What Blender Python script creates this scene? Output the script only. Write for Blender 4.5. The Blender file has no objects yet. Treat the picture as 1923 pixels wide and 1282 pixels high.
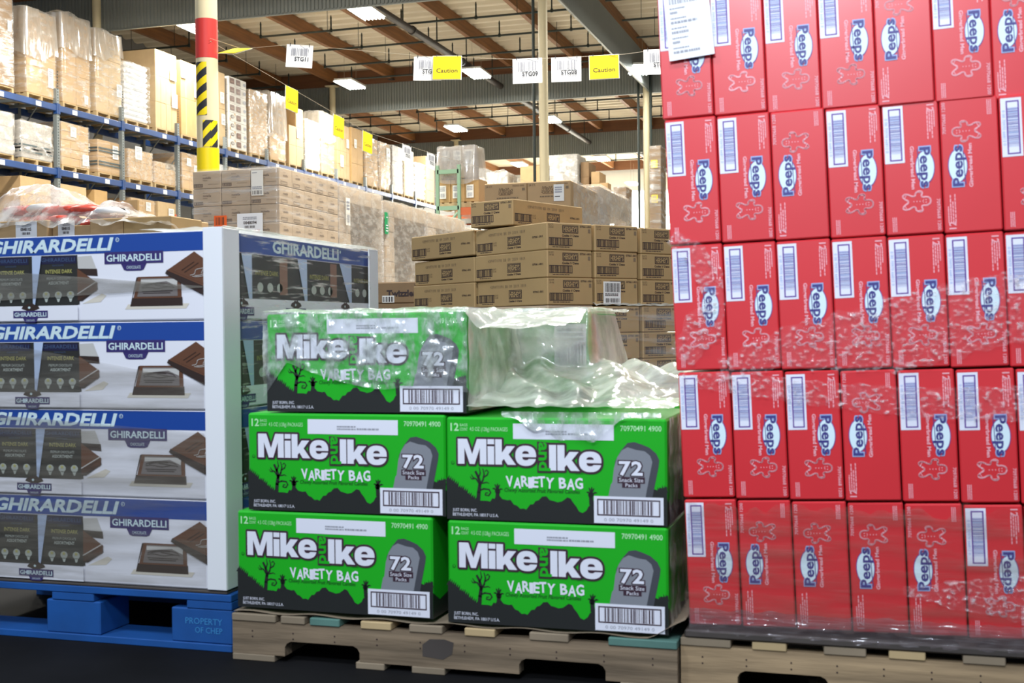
import bpy, math, random
from math import sin, cos, pi, radians as R
from mathutils import Vector, Matrix, noise
from mathutils.geometry import tessellate_polygon

S = bpy.context.scene
COL = S.collection
random.seed(7)

# ------------------------------------------------------------------ camera
FPX, YAW, PITCH, ROLL, EYE = 2267.0, R(16.88), R(-0.64), R(-0.62), 0.88
cam_d = bpy.data.cameras.new('camera')
cam = bpy.data.objects.new('camera', cam_d)
COL.objects.link(cam)
cam_d.sensor_width = 36.0
cam_d.lens = FPX / 1923.0 * 36.0
cam_d.clip_end = 300
_F = Vector((-sin(YAW) * cos(PITCH), cos(YAW) * cos(PITCH), sin(PITCH)))
_r = Vector((cos(YAW), sin(YAW), 0))
_u = _r.cross(_F)
_rr = _r * cos(ROLL) + _u * sin(ROLL)
_uu = -_r * sin(ROLL) + _u * cos(ROLL)
_m = Matrix((_rr, _uu, -_F)).transposed().to_4x4()
_m.translation = Vector((0, 0, EYE))
cam.matrix_world = _m
cam_d.dof.use_dof = True
cam_d.dof.focus_distance = 7.5
cam_d.dof.aperture_fstop = 7.0
S.camera = cam

# ------------------------------------------------------------------ world, lights, exposure
W = bpy.data.worlds.new('daylight_from_docks')
S.world = W
W.use_nodes = True
_bg = W.node_tree.nodes['Background']
_bg.inputs[0].default_value = (0.74, 0.86, 1.0, 1)
_bg.inputs[1].default_value = 0.30
S.view_settings.view_transform = 'Standard'
S.view_settings.look = 'None'
S.view_settings.exposure = 0.3
S.view_settings.gamma = 1.0
S.view_settings.use_curve_mapping = False


def area(name, loc, rot, sx, sy, power, color):
    d = bpy.data.lights.new(name, 'AREA')
    d.shape = 'RECTANGLE'
    d.size, d.size_y, d.energy, d.color = sx, sy, power, color
    o = bpy.data.objects.new(name, d)
    o.location, o.rotation_euler = loc, rot
    COL.objects.link(o)
    return o


# the bay the picture is taken from: its own ceiling lamps, and a low front light added to fade towards the floor
for x in (-4.5, 0.5):
    area('near_bay_lamp', (x, -2.2, 8.2), (R(24), 0, 0), 1.3, 1.3, 240, (0.86, 0.92, 1.0))
dl = area('added_front_light', (-0.4, -1.2, 3.3), (R(76), 0, R(3)), 1.0, 0.5, 47, (0.84, 0.91, 1.0))
dl.data.spread = R(95)
# unseen lamps over the racking aisle, and others added to brighten loads and film
for x, y, p in ((-13.6, 14, 700), (-13.6, 20.5, 800), (-2.5, 9.5, 1000), (-3.0, 15.5, 700), (-2.5, 30, 700)):
    area('unseen_lamp', (x, y, 8.9), (0, 0, 0), 0.7, 1.3, p, (1.0, 0.95, 0.84))


# ------------------------------------------------------------------ materials
MATS = {}


def nodes_of(m):
    return m.node_tree.nodes, m.node_tree.links


def mat(name, col, rough=0.6, metal=0.0, var=0.0, scale=8.0, coat=0.0, bump=0.0, emit=0.0, stretch=(1, 1, 1), detail=4, spec=0.5):
    if name in MATS:
        return MATS[name]
    m = bpy.data.materials.new(name)
    m.use_nodes = True
    N, L = nodes_of(m)
    b = N['Principled BSDF']
    c = (col[0], col[1], col[2], 1)
    b.inputs['Base Color'].default_value = c
    b.inputs['Roughness'].default_value = rough
    b.inputs['Metallic'].default_value = metal
    b.inputs['Coat Weight'].default_value = coat
    b.inputs['Coat Roughness'].default_value = 0.18
    b.inputs['Specular IOR Level'].default_value = spec
    if emit:
        b.inputs['Emission Color'].default_value = c
        b.inputs['Emission Strength'].default_value = emit
    if var or bump:
        tc = N.new('ShaderNodeTexCoord')
        mp = N.new('ShaderNodeMapping')
        mp.inputs['Scale'].default_value = stretch
        nz = N.new('ShaderNodeTexNoise')
        nz.inputs['Scale'].default_value = scale
        nz.inputs['Detail'].default_value = detail
        L.new(tc.outputs['Object'], mp.inputs['Vector'])
        L.new(mp.outputs['Vector'], nz.inputs['Vector'])
        if var:
            mx = N.new('ShaderNodeMix')
            mx.data_type = 'RGBA'
            mx.inputs[6].default_value = tuple(max(0, v * (1 - var)) for v in col) + (1,)
            mx.inputs[7].default_value = tuple(min(1, v * (1 + var)) for v in col) + (1,)
            rp = N.new('ShaderNodeValToRGB')
            rp.color_ramp.elements[0].position = 0.3
            rp.color_ramp.elements[1].position = 0.7
            L.new(nz.outputs['Fac'], rp.inputs['Fac'])
            L.new(rp.outputs['Color'], mx.inputs[0])
            L.new(mx.outputs[2], b.inputs['Base Color'])
        if bump:
            bp = N.new('ShaderNodeBump')
            bp.inputs['Strength'].default_value = bump
            bp.inputs['Distance'].default_value = 0.02
            L.new(nz.outputs['Fac'], bp.inputs['Height'])
            L.new(bp.outputs['Normal'], b.inputs['Normal'])
    MATS[name] = m
    return m


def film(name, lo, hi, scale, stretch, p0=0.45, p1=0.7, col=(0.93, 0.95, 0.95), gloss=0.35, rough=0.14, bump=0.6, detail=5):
    """Clear plastic film: see-through, milky in noise patches, for creases and for glare put into the white, with a glossy sheen."""
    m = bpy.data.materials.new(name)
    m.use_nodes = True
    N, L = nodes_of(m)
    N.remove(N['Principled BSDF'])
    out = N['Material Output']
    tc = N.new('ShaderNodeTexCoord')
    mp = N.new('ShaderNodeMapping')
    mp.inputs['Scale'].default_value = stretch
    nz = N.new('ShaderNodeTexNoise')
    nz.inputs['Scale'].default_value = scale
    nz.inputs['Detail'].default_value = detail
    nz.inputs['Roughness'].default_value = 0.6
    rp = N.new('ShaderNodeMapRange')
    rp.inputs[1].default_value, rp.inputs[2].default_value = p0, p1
    rp.inputs[3].default_value, rp.inputs[4].default_value = lo, hi  # noise opacity: milky creases, plus glare painted as white patches
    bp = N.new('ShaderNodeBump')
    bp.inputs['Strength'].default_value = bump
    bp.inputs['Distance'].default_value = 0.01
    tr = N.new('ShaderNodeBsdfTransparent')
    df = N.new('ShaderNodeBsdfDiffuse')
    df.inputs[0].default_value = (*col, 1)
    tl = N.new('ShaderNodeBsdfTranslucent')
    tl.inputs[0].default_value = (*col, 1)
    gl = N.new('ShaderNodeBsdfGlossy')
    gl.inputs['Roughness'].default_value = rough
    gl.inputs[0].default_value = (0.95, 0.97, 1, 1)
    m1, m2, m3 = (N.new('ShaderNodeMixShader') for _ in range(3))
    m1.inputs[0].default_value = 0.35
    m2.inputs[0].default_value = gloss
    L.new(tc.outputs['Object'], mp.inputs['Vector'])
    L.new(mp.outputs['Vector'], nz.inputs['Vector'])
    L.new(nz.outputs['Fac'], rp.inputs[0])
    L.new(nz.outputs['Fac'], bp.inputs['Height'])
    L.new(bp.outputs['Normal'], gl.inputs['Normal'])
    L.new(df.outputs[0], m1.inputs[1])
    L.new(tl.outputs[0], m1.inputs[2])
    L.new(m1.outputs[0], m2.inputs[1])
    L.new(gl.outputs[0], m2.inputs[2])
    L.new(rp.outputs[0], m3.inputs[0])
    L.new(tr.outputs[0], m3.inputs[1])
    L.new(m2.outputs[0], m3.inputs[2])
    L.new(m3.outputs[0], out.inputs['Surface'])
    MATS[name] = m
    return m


mat('shaded_floor', (0.006, 0.006, 0.007), 0.8, var=0.4, scale=3, bump=0.1, spec=0.15)  # near floor, shade put into its near-black colour
mat('concrete', (0.46, 0.43, 0.38), 0.5, var=0.08, scale=0.7)
mat('kraft', (0.47, 0.31, 0.155), 0.75, var=0.07, scale=5)
mat('kraft_gold', (0.40, 0.265, 0.115), 0.7, var=0.06, scale=5)
mat('kraft_grey', (0.46, 0.35, 0.24), 0.7, var=0.06, scale=5)
mat('kraft_pale', (0.50, 0.36, 0.20), 0.75, var=0.06, scale=5)
mat('kraft_orange', (0.46, 0.29, 0.12), 0.7, var=0.06, scale=5)
mat('kraft_dark', (0.24, 0.15, 0.075), 0.75, var=0.1, scale=5)
mat('carton_white', (0.62, 0.60, 0.56), 0.6, var=0.05, scale=4)
mat('ink', (0.035, 0.02, 0.02), 0.6)
mat('ink_faint', (0.20, 0.14, 0.08), 0.7)
mat('ink_brown', (0.09, 0.05, 0.03), 0.7)
mat('paper', (0.80, 0.82, 0.86), 0.6)
mat('paper_cream', (0.80, 0.79, 0.74), 0.6)
mat('ink_grey', (0.30, 0.31, 0.36), 0.6)
mat('label_orange', (0.85, 0.13, 0.02), 0.6)
mat('label_green', (0.01, 0.30, 0.10), 0.5)
mat('sign_yellow', (0.95, 0.72, 0.0), 0.5)
mat('sign_white', (0.85, 0.86, 0.88), 0.5)
mat('red_ink', (0.7, 0.03, 0.05), 0.6)
# green cartons
mat('g_green', (0.012, 0.42, 0.015), 0.4, coat=0.25, spec=0.4)
mat('g_black', (0.016, 0.018, 0.018), 0.45, coat=0.2)
mat('g_plum', (0.045, 0.02, 0.035), 0.45)
mat('g_white', (0.74, 0.76, 0.86), 0.5)
mat('g_pale', (0.45, 0.80, 0.45), 0.5)
mat('g_grey', (0.22, 0.235, 0.27), 0.5)
mat('g_slate', (0.055, 0.06, 0.075), 0.5)
mat('g_darkgreen', (0.005, 0.11, 0.01), 0.5)
# red cartons
mat('r_red', (0.66, 0.026, 0.036), 0.4, coat=0.4, var=0.06, scale=2.5)
mat('r_pink', (0.88, 0.42, 0.48), 0.5)
mat('r_white', (0.76, 0.78, 0.90), 0.5)
mat('r_violet', (0.12, 0.04, 0.30), 0.5)
mat('r_navy', (0.045, 0.04, 0.22), 0.5)
mat('r_blue', (0.30, 0.42, 0.72), 0.5)
mat('r_lid', (0.68, 0.84, 0.92), 0.5)
# chocolate display cartons
mat('c_blue', (0.008, 0.055, 0.30), 0.35, coat=0.3)
mat('c_white', (0.74, 0.75, 0.82), 0.5)
mat('c_letter', (0.58, 0.72, 0.76), 0.5)
mat('c_navy', (0.03, 0.02, 0.13), 0.5)
mat('c_bag', (0.022, 0.022, 0.02), 0.4)
mat('c_bagtop', (0.012, 0.012, 0.045), 0.4)
mat('c_bagblue', (0.05, 0.09, 0.19), 0.5)
mat('c_gold', (0.42, 0.40, 0.12), 0.5)
mat('c_silver', (0.42, 0.46, 0.42), 0.5)
mat('c_gap', (0.42, 0.52, 0.72), 0.5)
mat('c_choc', (0.115, 0.045, 0.022), 0.5)
mat('c_chocdark', (0.028, 0.014, 0.011), 0.5)
mat('c_choclight', (0.24, 0.13, 0.09), 0.5)
mat('c_shade', (0.17, 0.15, 0.145), 0.4)
mat('c_shine', (0.50, 0.49, 0.47), 0.5)
mat('c_sand', (0.62, 0.58, 0.50), 0.5)
mat('board_white', (0.78, 0.80, 0.84), 0.4, coat=0.3)
# pallets
WOODST = (1, 12, 12)
mat('pallet_wood', (0.19, 0.14, 0.09), 0.85, var=0.42, scale=2.5, stretch=WOODST, bump=0.3)
mat('pallet_wood_pale', (0.33, 0.235, 0.135), 0.85, var=0.36, scale=2.5, stretch=WOODST, bump=0.3)
mat('pallet_board', (0.24, 0.19, 0.13), 0.85, var=0.2, scale=4)
mat('pallet_teal', (0.09, 0.20, 0.17), 0.8, var=0.2, scale=6)
mat('pallet_yellow', (0.46, 0.34, 0.18), 0.8, var=0.15, scale=4)
mat('pallet_blue', (0.003, 0.075, 0.30), 0.7, var=0.2, scale=5, bump=0.2)
mat('stencil', (0.03, 0.21, 0.50), 0.8)
mat('slip_sheet', (0.26, 0.20, 0.14), 0.8, var=0.15, scale=6)
mat('slip_dark', (0.06, 0.05, 0.045), 0.6, var=0.2, scale=6)
# building
mat('glulam', (0.21, 0.085, 0.022), 0.65, var=0.25, scale=1.2, stretch=(6, 0.5, 10))
mat('glulam_dark', (0.13, 0.05, 0.018), 0.7, var=0.2, scale=1.2, stretch=(0.5, 6, 10))
mat('deck_metal', (0.62, 0.55, 0.42), 0.55, var=0.05, scale=1)
mat('baffle_metal', (0.22, 0.24, 0.23), 0.5, metal=0.2, var=0.06, scale=0.6)
mat('pipe_dark', (0.012, 0.022, 0.018), 0.5)
mat('pipe_main', (0.035, 0.027, 0.024), 0.55, var=0.2, scale=2)
mat('column_cream', (0.66, 0.58, 0.38), 0.45, var=0.04, scale=2)
mat('column_red', (0.55, 0.035, 0.03), 0.4)
mat('column_yellow', (0.80, 0.62, 0.0), 0.4)
mat('tape_black', (0.015, 0.015, 0.02), 0.5)
mat('wall_paint', (0.70, 0.71, 0.68), 0.7, var=0.03, scale=1)
mat('wall_grey', (0.20, 0.20, 0.20), 0.8)
mat('rack_blue', (0.006, 0.042, 0.17), 0.45, var=0.15, scale=3)
mat('rack_steel', (0.20, 0.225, 0.23), 0.45, metal=0.3)
mat('rack_green', (0.22, 0.36, 0.24), 0.5)
mat('rack_orange', (0.45, 0.10, 0.03), 0.5)
mat('wire', (0.40, 0.34, 0.25), 0.5)
mat('lamp_housing', (0.70, 0.70, 0.68), 0.4)
mat('tube_glow', (0.90, 1.0, 0.97), 0.4, emit=14.0)
mat('dock_glow', (0.93, 0.98, 1.0), 0.4, emit=2.2)
mat('red_goods', (0.60, 0.07, 0.04), 0.4, var=0.3, scale=20)
mat('grey_goods', (0.40, 0.38, 0.36), 0.6, var=0.1, scale=9)
mat('white_goods', (0.70, 0.71, 0.72), 0.35, var=0.04, scale=9)
mat('black_strap', (0.06, 0.09, 0.10), 0.5)

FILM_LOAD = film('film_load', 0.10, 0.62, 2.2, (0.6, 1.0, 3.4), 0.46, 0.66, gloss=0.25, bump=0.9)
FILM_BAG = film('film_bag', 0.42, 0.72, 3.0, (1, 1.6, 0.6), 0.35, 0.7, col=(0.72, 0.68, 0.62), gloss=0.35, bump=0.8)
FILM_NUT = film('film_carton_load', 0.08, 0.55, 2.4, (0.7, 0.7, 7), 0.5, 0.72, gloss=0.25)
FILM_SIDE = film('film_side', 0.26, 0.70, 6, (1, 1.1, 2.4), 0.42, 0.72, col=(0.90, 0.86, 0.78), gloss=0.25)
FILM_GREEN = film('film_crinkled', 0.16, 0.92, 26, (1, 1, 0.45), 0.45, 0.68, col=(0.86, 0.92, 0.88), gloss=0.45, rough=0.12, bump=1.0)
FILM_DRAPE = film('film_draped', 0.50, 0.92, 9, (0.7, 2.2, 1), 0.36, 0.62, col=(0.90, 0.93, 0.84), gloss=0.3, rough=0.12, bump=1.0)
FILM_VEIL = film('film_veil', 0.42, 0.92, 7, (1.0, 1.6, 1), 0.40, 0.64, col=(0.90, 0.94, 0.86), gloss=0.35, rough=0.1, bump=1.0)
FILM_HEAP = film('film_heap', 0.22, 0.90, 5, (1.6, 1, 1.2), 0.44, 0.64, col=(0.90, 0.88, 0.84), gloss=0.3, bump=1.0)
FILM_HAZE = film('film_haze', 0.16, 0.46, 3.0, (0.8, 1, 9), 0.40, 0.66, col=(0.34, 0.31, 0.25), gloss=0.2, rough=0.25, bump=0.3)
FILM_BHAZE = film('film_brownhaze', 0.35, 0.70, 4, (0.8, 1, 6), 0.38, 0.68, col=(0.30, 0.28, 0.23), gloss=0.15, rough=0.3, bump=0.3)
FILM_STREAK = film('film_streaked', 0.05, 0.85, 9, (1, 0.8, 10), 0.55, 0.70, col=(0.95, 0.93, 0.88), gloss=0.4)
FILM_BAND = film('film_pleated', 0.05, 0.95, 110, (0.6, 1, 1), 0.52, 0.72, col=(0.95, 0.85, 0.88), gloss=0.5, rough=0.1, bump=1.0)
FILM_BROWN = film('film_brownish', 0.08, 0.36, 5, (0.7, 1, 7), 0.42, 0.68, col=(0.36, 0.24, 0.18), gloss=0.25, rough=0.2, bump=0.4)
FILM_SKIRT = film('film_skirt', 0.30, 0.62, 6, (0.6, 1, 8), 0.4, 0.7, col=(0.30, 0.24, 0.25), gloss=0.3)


# ------------------------------------------------------------------ object helpers
def setp(o, label=None, cat=None, group=None, kind=None):
    if label:
        o['label'] = label
    if cat:
        o['category'] = cat
    if group:
        o['group'] = group
    if kind:
        o['kind'] = kind
    return o


def thing(name, label, cat, loc=(0, 0, 0), rz=0.0, group=None):
    o = bpy.data.objects.new(name, None)
    o.empty_display_size = 0.1
    o.location = loc
    o.rotation_euler = (0, 0, rz)
    COL.objects.link(o)
    return setp(o, label, cat, group)


def dup(o, parent=None):
    c = o.copy()
    COL.objects.link(c)
    if parent is not None:
        c.parent = parent
    for ch in list(o.children):
        dup(ch, c)
    return c


class MB:
    """Collects faces and links them as ONE mesh object."""

    def __init__(s):
        s.v, s.f, s.m, s.names = [], [], [], []

    def mi(s, m):
        if m not in s.names:
            s.names.append(m)
        return s.names.index(m)

    def face(s, pts, m):
        i = len(s.v)
        s.v += [tuple(p) for p in pts]
        s.f.append(tuple(range(i, i + len(pts))))
        s.m.append(s.mi(m))

    def box(s, x0, y0, z0, x1, y1, z1, m, b=0.0):
        if b <= 0:
            i = len(s.v)
            s.v += [(x0, y0, z0), (x1, y0, z0), (x1, y1, z0), (x0, y1, z0), (x0, y0, z1), (x1, y0, z1), (x1, y1, z1), (x0, y1, z1)]
            for q in ((0, 3, 2, 1), (4, 5, 6, 7), (0, 1, 5, 4), (1, 2, 6, 5), (2, 3, 7, 6), (3, 0, 4, 7)):
                s.f.append(tuple(i + k for k in q))
                s.m.append(s.mi(m))
            return
        lo, hi = (x0, y0, z0), (x1, y1, z1)
        idx = {}
        for c in range(8):
            sg = [(c >> k) & 1 for k in range(3)]
            for a in range(3):
                p = []
                for k in range(3):
                    e = hi[k] if sg[k] else lo[k]
                    p.append(e if k == a else e + (-b if sg[k] else b))
                idx[c, a] = len(s.v)
                s.v.append(tuple(p))
        mm = s.mi(m)
        cen = Vector([(lo[k] + hi[k]) / 2 for k in range(3)])

        def put(q):
            p = [Vector(s.v[k]) for k in q]
            nrm = (p[1] - p[0]).cross(p[2] - p[0])
            mid = sum(p, Vector()) / len(p)
            if nrm.dot(mid - cen) < 0:
                q = q[::-1]
            s.f.append(tuple(q))
            s.m.append(mm)

        for a in range(3):
            k1, k2 = [k for k in range(3) if k != a]
            for sa in (0, 1):
                base = sa << a
                put([idx[base, a], idx[base | 1 << k1, a], idx[base | 1 << k1 | 1 << k2, a], idx[base | 1 << k2, a]])
            for s1 in (0, 1):
                for s2 in (0, 1):
                    c0 = s1 << k1 | s2 << k2
                    c1 = c0 | 1 << a
                    put([idx[c0, k1], idx[c1, k1], idx[c1, k2], idx[c0, k2]])
        for c in range(8):
            put([idx[c, 0], idx[c, 1], idx[c, 2]])

    def tube(s, p0, p1, r, m, n=10, r1=None, cap=True):
        p0, p1 = Vector(p0), Vector(p1)
        d = (p1 - p0).normalized()
        a = d.orthogonal().normalized()
        b = d.cross(a)
        r1 = r if r1 is None else r1
        i = len(s.v)
        for p, q in ((p0, r), (p1, r1)):
            for k in range(n):
                t = 2 * pi * k / n
                s.v.append(tuple(p + a * q * cos(t) + b * q * sin(t)))
        mm = s.mi(m)
        for k in range(n):
            s.f.append((i + k, i + (k + 1) % n, i + n + (k + 1) % n, i + n + k))
            s.m.append(mm)
        if cap:
            s.f.append(tuple(i + k for k in range(n))[::-1])
            s.m.append(mm)
            s.f.append(tuple(i + n + k for k in range(n)))
            s.m.append(mm)

    def prism(s, pts, y0, y1, m):
        """pts: outline in x,z; swept from y0 to y1."""
        tri = tessellate_polygon([[Vector((p[0], p[1], 0)) for p in pts]])
        n = len(pts)
        i = len(s.v)
        s.v += [(p[0], y0, p[1]) for p in pts] + [(p[0], y1, p[1]) for p in pts]
        mm = s.mi(m)
        for t in tri:
            s.f.append(tuple(i + k for k in t))
            s.f.append(tuple(i + n + k for k in t[::-1]))
            s.m += [mm, mm]
        for k in range(n):
            s.f.append((i + k, i + (k + 1) % n, i + n + (k + 1) % n, i + n + k))
            s.m.append(mm)

    def grid(s, fn, nu, nv, m):
        i = len(s.v)
        for a in range(nu + 1):
            for b in range(nv + 1):
                s.v.append(tuple(fn(a / nu, b / nv)))
        mm = s.mi(m)
        for a in range(nu):
            for b in range(nv):
                k = i + a * (nv + 1) + b
                s.f.append((k, k + nv + 1, k + nv + 2, k + 1))
                s.m.append(mm)

    def build(s, name, parent=None, smooth=False):
        me = bpy.data.meshes.new(name)
        me.from_pydata(s.v, [], s.f)
        for n in s.names:
            me.materials.append(MATS[n])
        me.polygons.foreach_set('material_index', s.m)
        if smooth:
            me.polygons.foreach_set('use_smooth', [True] * len(s.f))
        me.update()
        o = bpy.data.objects.new(name, me)
        COL.objects.link(o)
        if parent is not None:
            o.parent = parent
        return o


_TX = {}


def glyphs(body, off, shear, sp=1.0):
    k = (body, round(off, 4), shear, sp)
    if k not in _TX:
        c = bpy.data.curves.new('lettering', 'FONT')
        c.body, c.resolution_u, c.offset, c.shear = body, 2, off, shear
        c.space_character = sp
        c.align_y = 'TOP_BASELINE'
        o = bpy.data.objects.new('lettering', c)
        COL.objects.link(o)
        dg = bpy.context.evaluated_depsgraph_get()
        me = bpy.data.meshes.new_from_object(o.evaluated_get(dg))
        vs = [(v.co.x / 0.69, v.co.y / 0.69) for v in me.vertices]
        fs = [tuple(p.vertices) for p in me.polygons]
        bpy.data.objects.remove(o)
        bpy.data.curves.remove(c)
        bpy.data.meshes.remove(me)
        x0 = min((v[0] for v in vs), default=0)
        x1 = max((v[0] for v in vs), default=1)
        _TX[k] = (vs, fs, x0, x1)
    return _TX[k]


class Art(MB):
    """Printing laid flat on a face: o = face's lower left corner, u to the right, v up."""

    def __init__(s, o, u, v, eps=0.0004):
        super().__init__()
        s.o, s.u, s.w = Vector(o), Vector(u), Vector(v)
        s.n = s.u.cross(s.w).normalized()
        s.eps = eps

    def P(s, x, y, k):
        return s.o + s.u * x + s.w * y + s.n * (s.eps * (k + 1))

    def poly(s, pts, m, k=0):
        i = len(s.v)
        s.v += [tuple(s.P(x, y, k)) for x, y in pts]
        mm = s.mi(m)
        area2 = sum(pts[a][0] * pts[(a + 1) % len(pts)][1] - pts[(a + 1) % len(pts)][0] * pts[a][1] for a in range(len(pts)))
        if len(pts) <= 4:
            q = tuple(range(i, i + len(pts)))
            s.f.append(q if area2 > 0 else q[::-1])
            s.m.append(mm)
            return
        for t in tessellate_polygon([[Vector((x, y, 0)) for x, y in pts]]):
            a, b, c = (pts[j] for j in t)
            cr = (b[0] - a[0]) * (c[1] - a[1]) - (b[1] - a[1]) * (c[0] - a[0])
            q = tuple(i + j for j in t)
            s.f.append(q if cr > 0 else q[::-1])
            s.m.append(mm)

    def rect(s, x0, y0, x1, y1, m, k=0):
        s.poly([(x0, y0), (x1, y0), (x1, y1), (x0, y1)], m, k)

    def frame(s, x0, y0, x1, y1, t, m, k=0):
        s.rect(x0, y0, x1, y0 + t, m, k)
        s.rect(x0, y1 - t, x1, y1, m, k)
        s.rect(x0, y0 + t, x0 + t, y1 - t, m, k)
        s.rect(x1 - t, y0 + t, x1, y1 - t, m, k)

    def disc(s, cx, cy, rx, ry, m, k=0, n=24):
        s.poly([(cx + rx * cos(2 * pi * a / n), cy + ry * sin(2 * pi * a / n)) for a in range(n)], m, k)

    def stroke(s, pts, t, m, k=0, closed=False, taper=1.0):
        n = len(pts)
        for a in range(n if closed else n - 1):
            (ax, ay), (bx, by) = pts[a], pts[(a + 1) % n]
            dx, dy = bx - ax, by - ay
            l = math.hypot(dx, dy) or 1e-9
            t0 = t * (1 - (1 - taper) * a / max(1, n - 1)) / 2
            t1 = t * (1 - (1 - taper) * (a + 1) / max(1, n - 1)) / 2
            nx, ny = -dy / l, dx / l
            ex, ey = dx / l * t0 * 0.5, dy / l * t0 * 0.5
            s.poly([(ax + nx * t0 - ex, ay + ny * t0 - ey), (bx + nx * t1 + ex, by + ny * t1 + ey), (bx - nx * t1 + ex, by - ny * t1 + ey), (ax - nx * t0 - ex, ay - ny * t0 - ey)][::-1], m, k)

    def text(s, body, x, y, h, m, k=1, w=None, off=0.0, shear=0.0, rot=0.0, base=None, sp=1.0):
        """x, y: left end of the baseline; h: cap height; w: width to fit (of the text without its outline)."""
        vs, fs, x0, x1 = glyphs(body, off, shear, sp)
        if off:
            _, _, x0, x1 = glyphs(body, base if base is not None else 0.0, shear, sp)
        sx = (w / (x1 - x0)) if w else h
        c, sn = cos(rot), sin(rot)
        i = len(s.v)
        for a, b in vs:
            px, py = (a - x0) * sx, b * h
            s.v.append(tuple(s.P(x + px * c - py * sn, y + px * sn + py * c, k)))
        mm = s.mi(m)
        for f in fs:
            s.f.append(tuple(i + j for j in f))
            s.m.append(mm)

    def bars(s, x0, y0, x1, y1, m, k=1, seed=3, n=30, vertical=True, duty=1.0):
        rnd = random.Random(seed)
        ws = [rnd.choice((1, 1, 2, 3)) for _ in range(2 * n)]
        tot = sum(ws)
        p = 0
        for a, wd in enumerate(ws):
            if a % 2 == 0:
                f0, f1 = p / tot, (p + wd * duty) / tot
                if vertical:
                    s.rect(x0 + (x1 - x0) * f0, y0, x0 + (x1 - x0) * f1, y1, m, k)
                else:
                    s.rect(x0, y0 + (y1 - y0) * f0, x1, y0 + (y1 - y0) * f1, m, k)
            p += wd

    def scribble(s, x0, y0, x1, y1, m, k=1, seed=1, lines=1):
        """Fine print too small to read: rows of short marks."""
        rnd = random.Random(seed)
        lh = (y1 - y0) / lines
        for r in range(lines):
            x = x0
            while x < x1:
                wd = (x1 - x0) * rnd.uniform(0.05, 0.16)
                s.rect(x, y1 - (r + 0.8) * lh, min(x1, x + wd), y1 - (r + 0.2) * lh, m, k)
                x += wd * 1.22


ORD = ['first', 'second', 'third', 'fourth', 'fifth', 'sixth', 'seventh', 'eighth', 'ninth', 'tenth', 'eleventh', 'twelfth', 'thirteenth', 'fourteenth',
       'fifteenth', 'sixteenth', 'seventeenth', 'eighteenth', 'nineteenth', 'twentieth', 'twenty-first', 'twenty-second', 'twenty-third', 'twenty-fourth']

# ------------------------------------------------------------------ building shell
GIR = (26.33, 39.05, 52.1, 64.9)
XJ = [-20.4, -18.2, -16.05, -13.8, -11.6, -9.35, -7.12, -4.9, -2.7]

b = MB()
b.box(-26, -8, -0.05, 14, 7.5, 0, 'shaded_floor')
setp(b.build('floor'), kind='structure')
b = MB()
b.box(-26, 7.5, -0.05, 14, 66, 0, 'concrete')
setp(b.build('floor'), kind='structure')
b = MB()
b.box(-26, 65.2, 0, 14, 65.4, 10.4, 'wall_paint')
setp(b.build('wall_back'), kind='structure')
b = MB()
b.box(-22.4, 8, 0, -22.2, 65.2, 10.4, 'wall_grey')
setp(b.build('wall_left'), kind='structure')

# corrugated metal roof deck, ribs running across the joists
b = MB()
NY = 620
b.grid(lambda u, v: (-22.2 + 36.2 * v, 20 + 45.2 * u, 9.99 + 0.065 * max(-0.75, min(0.75, sin(2 * pi * (20 + 45.2 * u) / 0.58))) / 0.75), NY, 1, 'deck_metal')
b.face([(-22.2, 20, 10.2), (14, 20, 10.2), (14, 65.2, 10.2), (-22.2, 65.2, 10.2)], 'deck_metal')
setp(b.build('ceiling'), kind='structure')

for i, y in enumerate(GIR):
    b = MB()
    b.box(-22.2, y - 0.09, 9.44, 14, y + 0.09, 9.93, 'glulam_dark')
    setp(b.build('ceiling_beam'), kind='structure')
edges = [20.0] + list(GIR)
for k in range(4):
    for x in XJ:
        b = MB()
        b.box(x - 0.07, edges[k] + (0.09 if k else 0), 9.53, x + 0.07, edges[k + 1] - 0.09, 9.925, 'glulam')
        b.box(x - 0.085, edges[k + 1] - 0.32, 9.50, x + 0.085, edges[k + 1] - 0.09, 9.55, 'pipe_main')
        setp(b.build('ceiling_beam'), kind='structure')


def ribbed(p0, p1, z0, z1, pitch, amp, m):
    """Ribbed metal sheet standing on the line p0-p1, with a folded hem along its foot."""
    bb = MB()
    L = math.hypot(p1[0] - p0[0], p1[1] - p0[1])
    n = int(L / pitch)
    ux, uy = (p1[0] - p0[0]) / L, (p1[1] - p0[1]) / L
    pts = []
    for a in range(n):
        s0 = a * pitch
        for f, q in ((0, 0), (0.35, 0), (0.5, 1), (0.85, 1)):
            t = s0 + f * pitch
            pts.append((p0[0] + ux * t + uy * amp * q, p0[1] + uy * t - ux * amp * q))
    for a in range(len(pts) - 1):
        (ax, ay), (bx, by) = pts[a], pts[a + 1]
        bb.face([(ax, ay, z0), (bx, by, z0), (bx, by, z1), (ax, ay, z1)], m)
    t = 0.03
    bb.box(min(p0[0], p1[0]) - t, min(p0[1], p1[1]) - t, z0 - 0.02, max(p0[0], p1[0]) + t, max(p0[1], p1[1]) + t, z0 + 0.02, m)
    return bb


for k, y in enumerate(GIR[:3]):
    setp(ribbed((-22.2, y - 0.03), (14, y - 0.03), 8.49, 9.44, 0.10, 0.03, 'baffle_metal').build('trim_%d' % (k + 1)), kind='structure')
setp(ribbed((-7.05, 20), (-7.05, 39.0), 8.5, 9.53, 0.10, 0.03, 'baffle_metal').build('trim_4'), kind='structure')

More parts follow.
